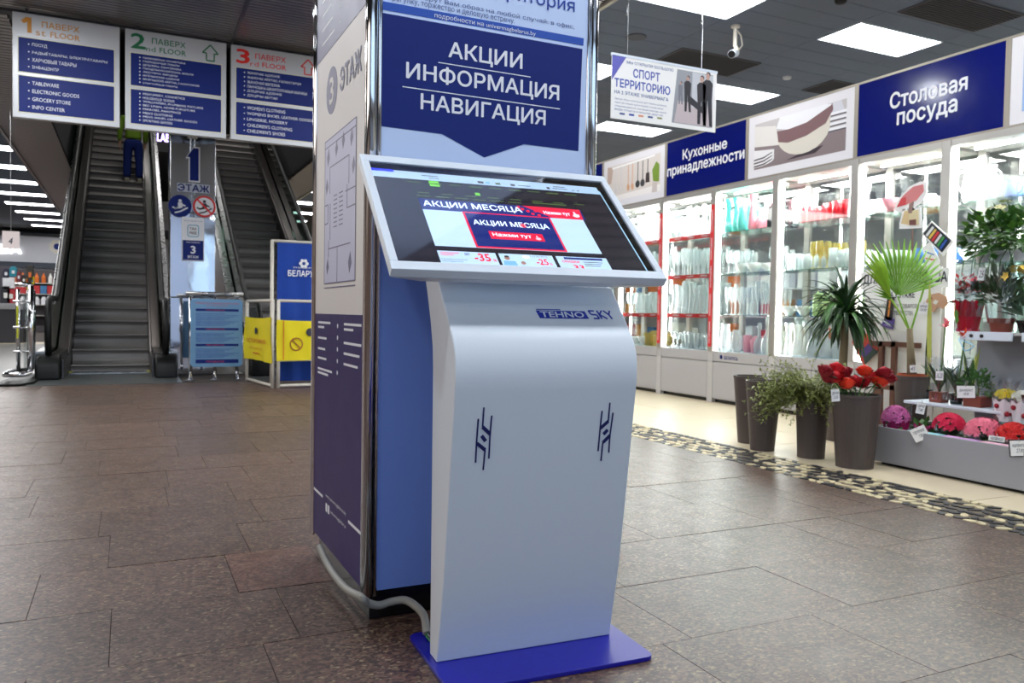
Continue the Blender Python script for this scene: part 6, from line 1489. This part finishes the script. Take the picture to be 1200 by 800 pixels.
# upper tray
p = at(1132, 4.98, .881); t = thing('poinsettia_bag', 'red flowering plant in a shiny red and green gift bag on the upper tray', 'plant', tuple(p))
MB().prism(G0, rrect(-.055, -.05, .055, .05, .01), 0, .02).build('bag_bottom', M_mag, t); wrap(t, .06, .088, .0, .2, mat('red_foil', (160, 16, 40), .25), 'gift_bag')
F_ = Frame(p+Vector((-.05, .05, .05)), _r0, ZZ)
for ps in ([(.03, .09), (.06, .06), (.09, .1), (.06, .13)], [(-.02, .0), (.01, .03), (.0, .1), (-.03, .08)], [(.1, .0), (.13, .08), (.11, .1), (.08, .04)]): MB().prism(F_, ps, .03, .034).build('green_print', mat('foil_green', (90, 150, 50), .3), t, world=True)
fb = MB()
for k in range(60):
    a = rp.uniform(0, 2*pi); el = rp.uniform(-.2, 1.2); cc = Vector((rp.uniform(-.06, .06), rp.uniform(-.06, .06), rp.uniform(.24, .36)))
    fb.leaf(cc, ZZ, (cos(a)*cos(el), sin(a)*cos(el), sin(el)), .055, .026)
fb.build('red_bracts', mat('bract_red', (200, 40, 52), .5, var=.15), t, kind='stuff'); leaves(60, (.08, .08, .09), (0, 0, .22), .06, None, 51, .1, .6).build('leaves', G_dark, t, kind='stuff'); wrap(t, .08, .1, .1, .42)
tag(1150, 321, .035, .08, ('x', 4.86), '25', 'narrow white price tag on the gift-bag plant', -.1)
p = at(1171, 4.98, .881); t = thing('wrapped_foliage_plant', 'dark foliage plant in a brown pot wrapped in cellophane on the upper tray', 'plant', tuple(p)); pot(t, .075, .09, M_terra)
leaves(120, (.1, .1, .19), (0, 0, .2), .1, None, 61, .6, .35).build('foliage', green('deep', (48, 70, 38)), t, kind='stuff'); wrap(t, .08, .13, .06, .42)
p = at(1202, 5.0, .881); t = thing('orchid', 'yellow and red blotched orchid at the picture edge of the upper tray', 'plant', tuple(p)); pot(t, .06, .08, M_blackp)
MB().tube([(0, 0, .07), (.0, .03, .25), (-.02, .06, .38)], .004, 6).build('stem', G_mid, t); leaves(8, (.05, .05, .03), (0, 0, .1), .13, None, 66, .4, .35).build('leaves', G_dark, t, kind='stuff')
blooms(16, (.09, .1, .07), (-.02, .05, .34), .035, None, 67, 5).build('blooms', mat('orchid_yellow', (214, 180, 70), .5, var=.25), t, kind='stuff')
# top shelf: trailing plants in white pots
for k, (px_, n_, lb) in enumerate(((1148, 90, 'trailing green plant in a white pot, first on the top glass shelf'), (1168, 110, 'trailing green plant with pale flowers in a white pot, middle of the top glass shelf'), (1193, 100, 'trailing green plant in a white pot, last on the top glass shelf'))):
    p = at(px_, 5.14, 1.331); t = thing('trailing_plant', lb, 'plant', tuple(p)); pot(t, .055, .08, mat('marbled_pot', (206, 204, 210), .35))
    leaves(n_, (.14, .15, .24), (0, 0, .12), .085, None, 71+k, -.1, .62).build('foliage', G_mid, t, kind='stuff')
    leaves(int(n_*.4), (.15, .15, .2), (0, 0, .14), .08, None, 81+k, -.2, .62).build('foliage', green('fresh', (96, 140, 52)), t, kind='stuff')
    if k == 1: blooms(12, (.12, .12, .2), (0, 0, .2), .03, None, 77, 5).build('blooms', mat('pale_bloom', (226, 220, 170), .5), t, kind='stuff')
    vn = MB()
    for q in range(6): a = q*1.05; vn.tube([(0, 0, .08), (.06*cos(a), .06*sin(a), .14), (.12*cos(a), .12*sin(a), .02), (.13*cos(a), .13*sin(a), -.08)], .003, 4)
    vn.build('vines', G_mid, t)
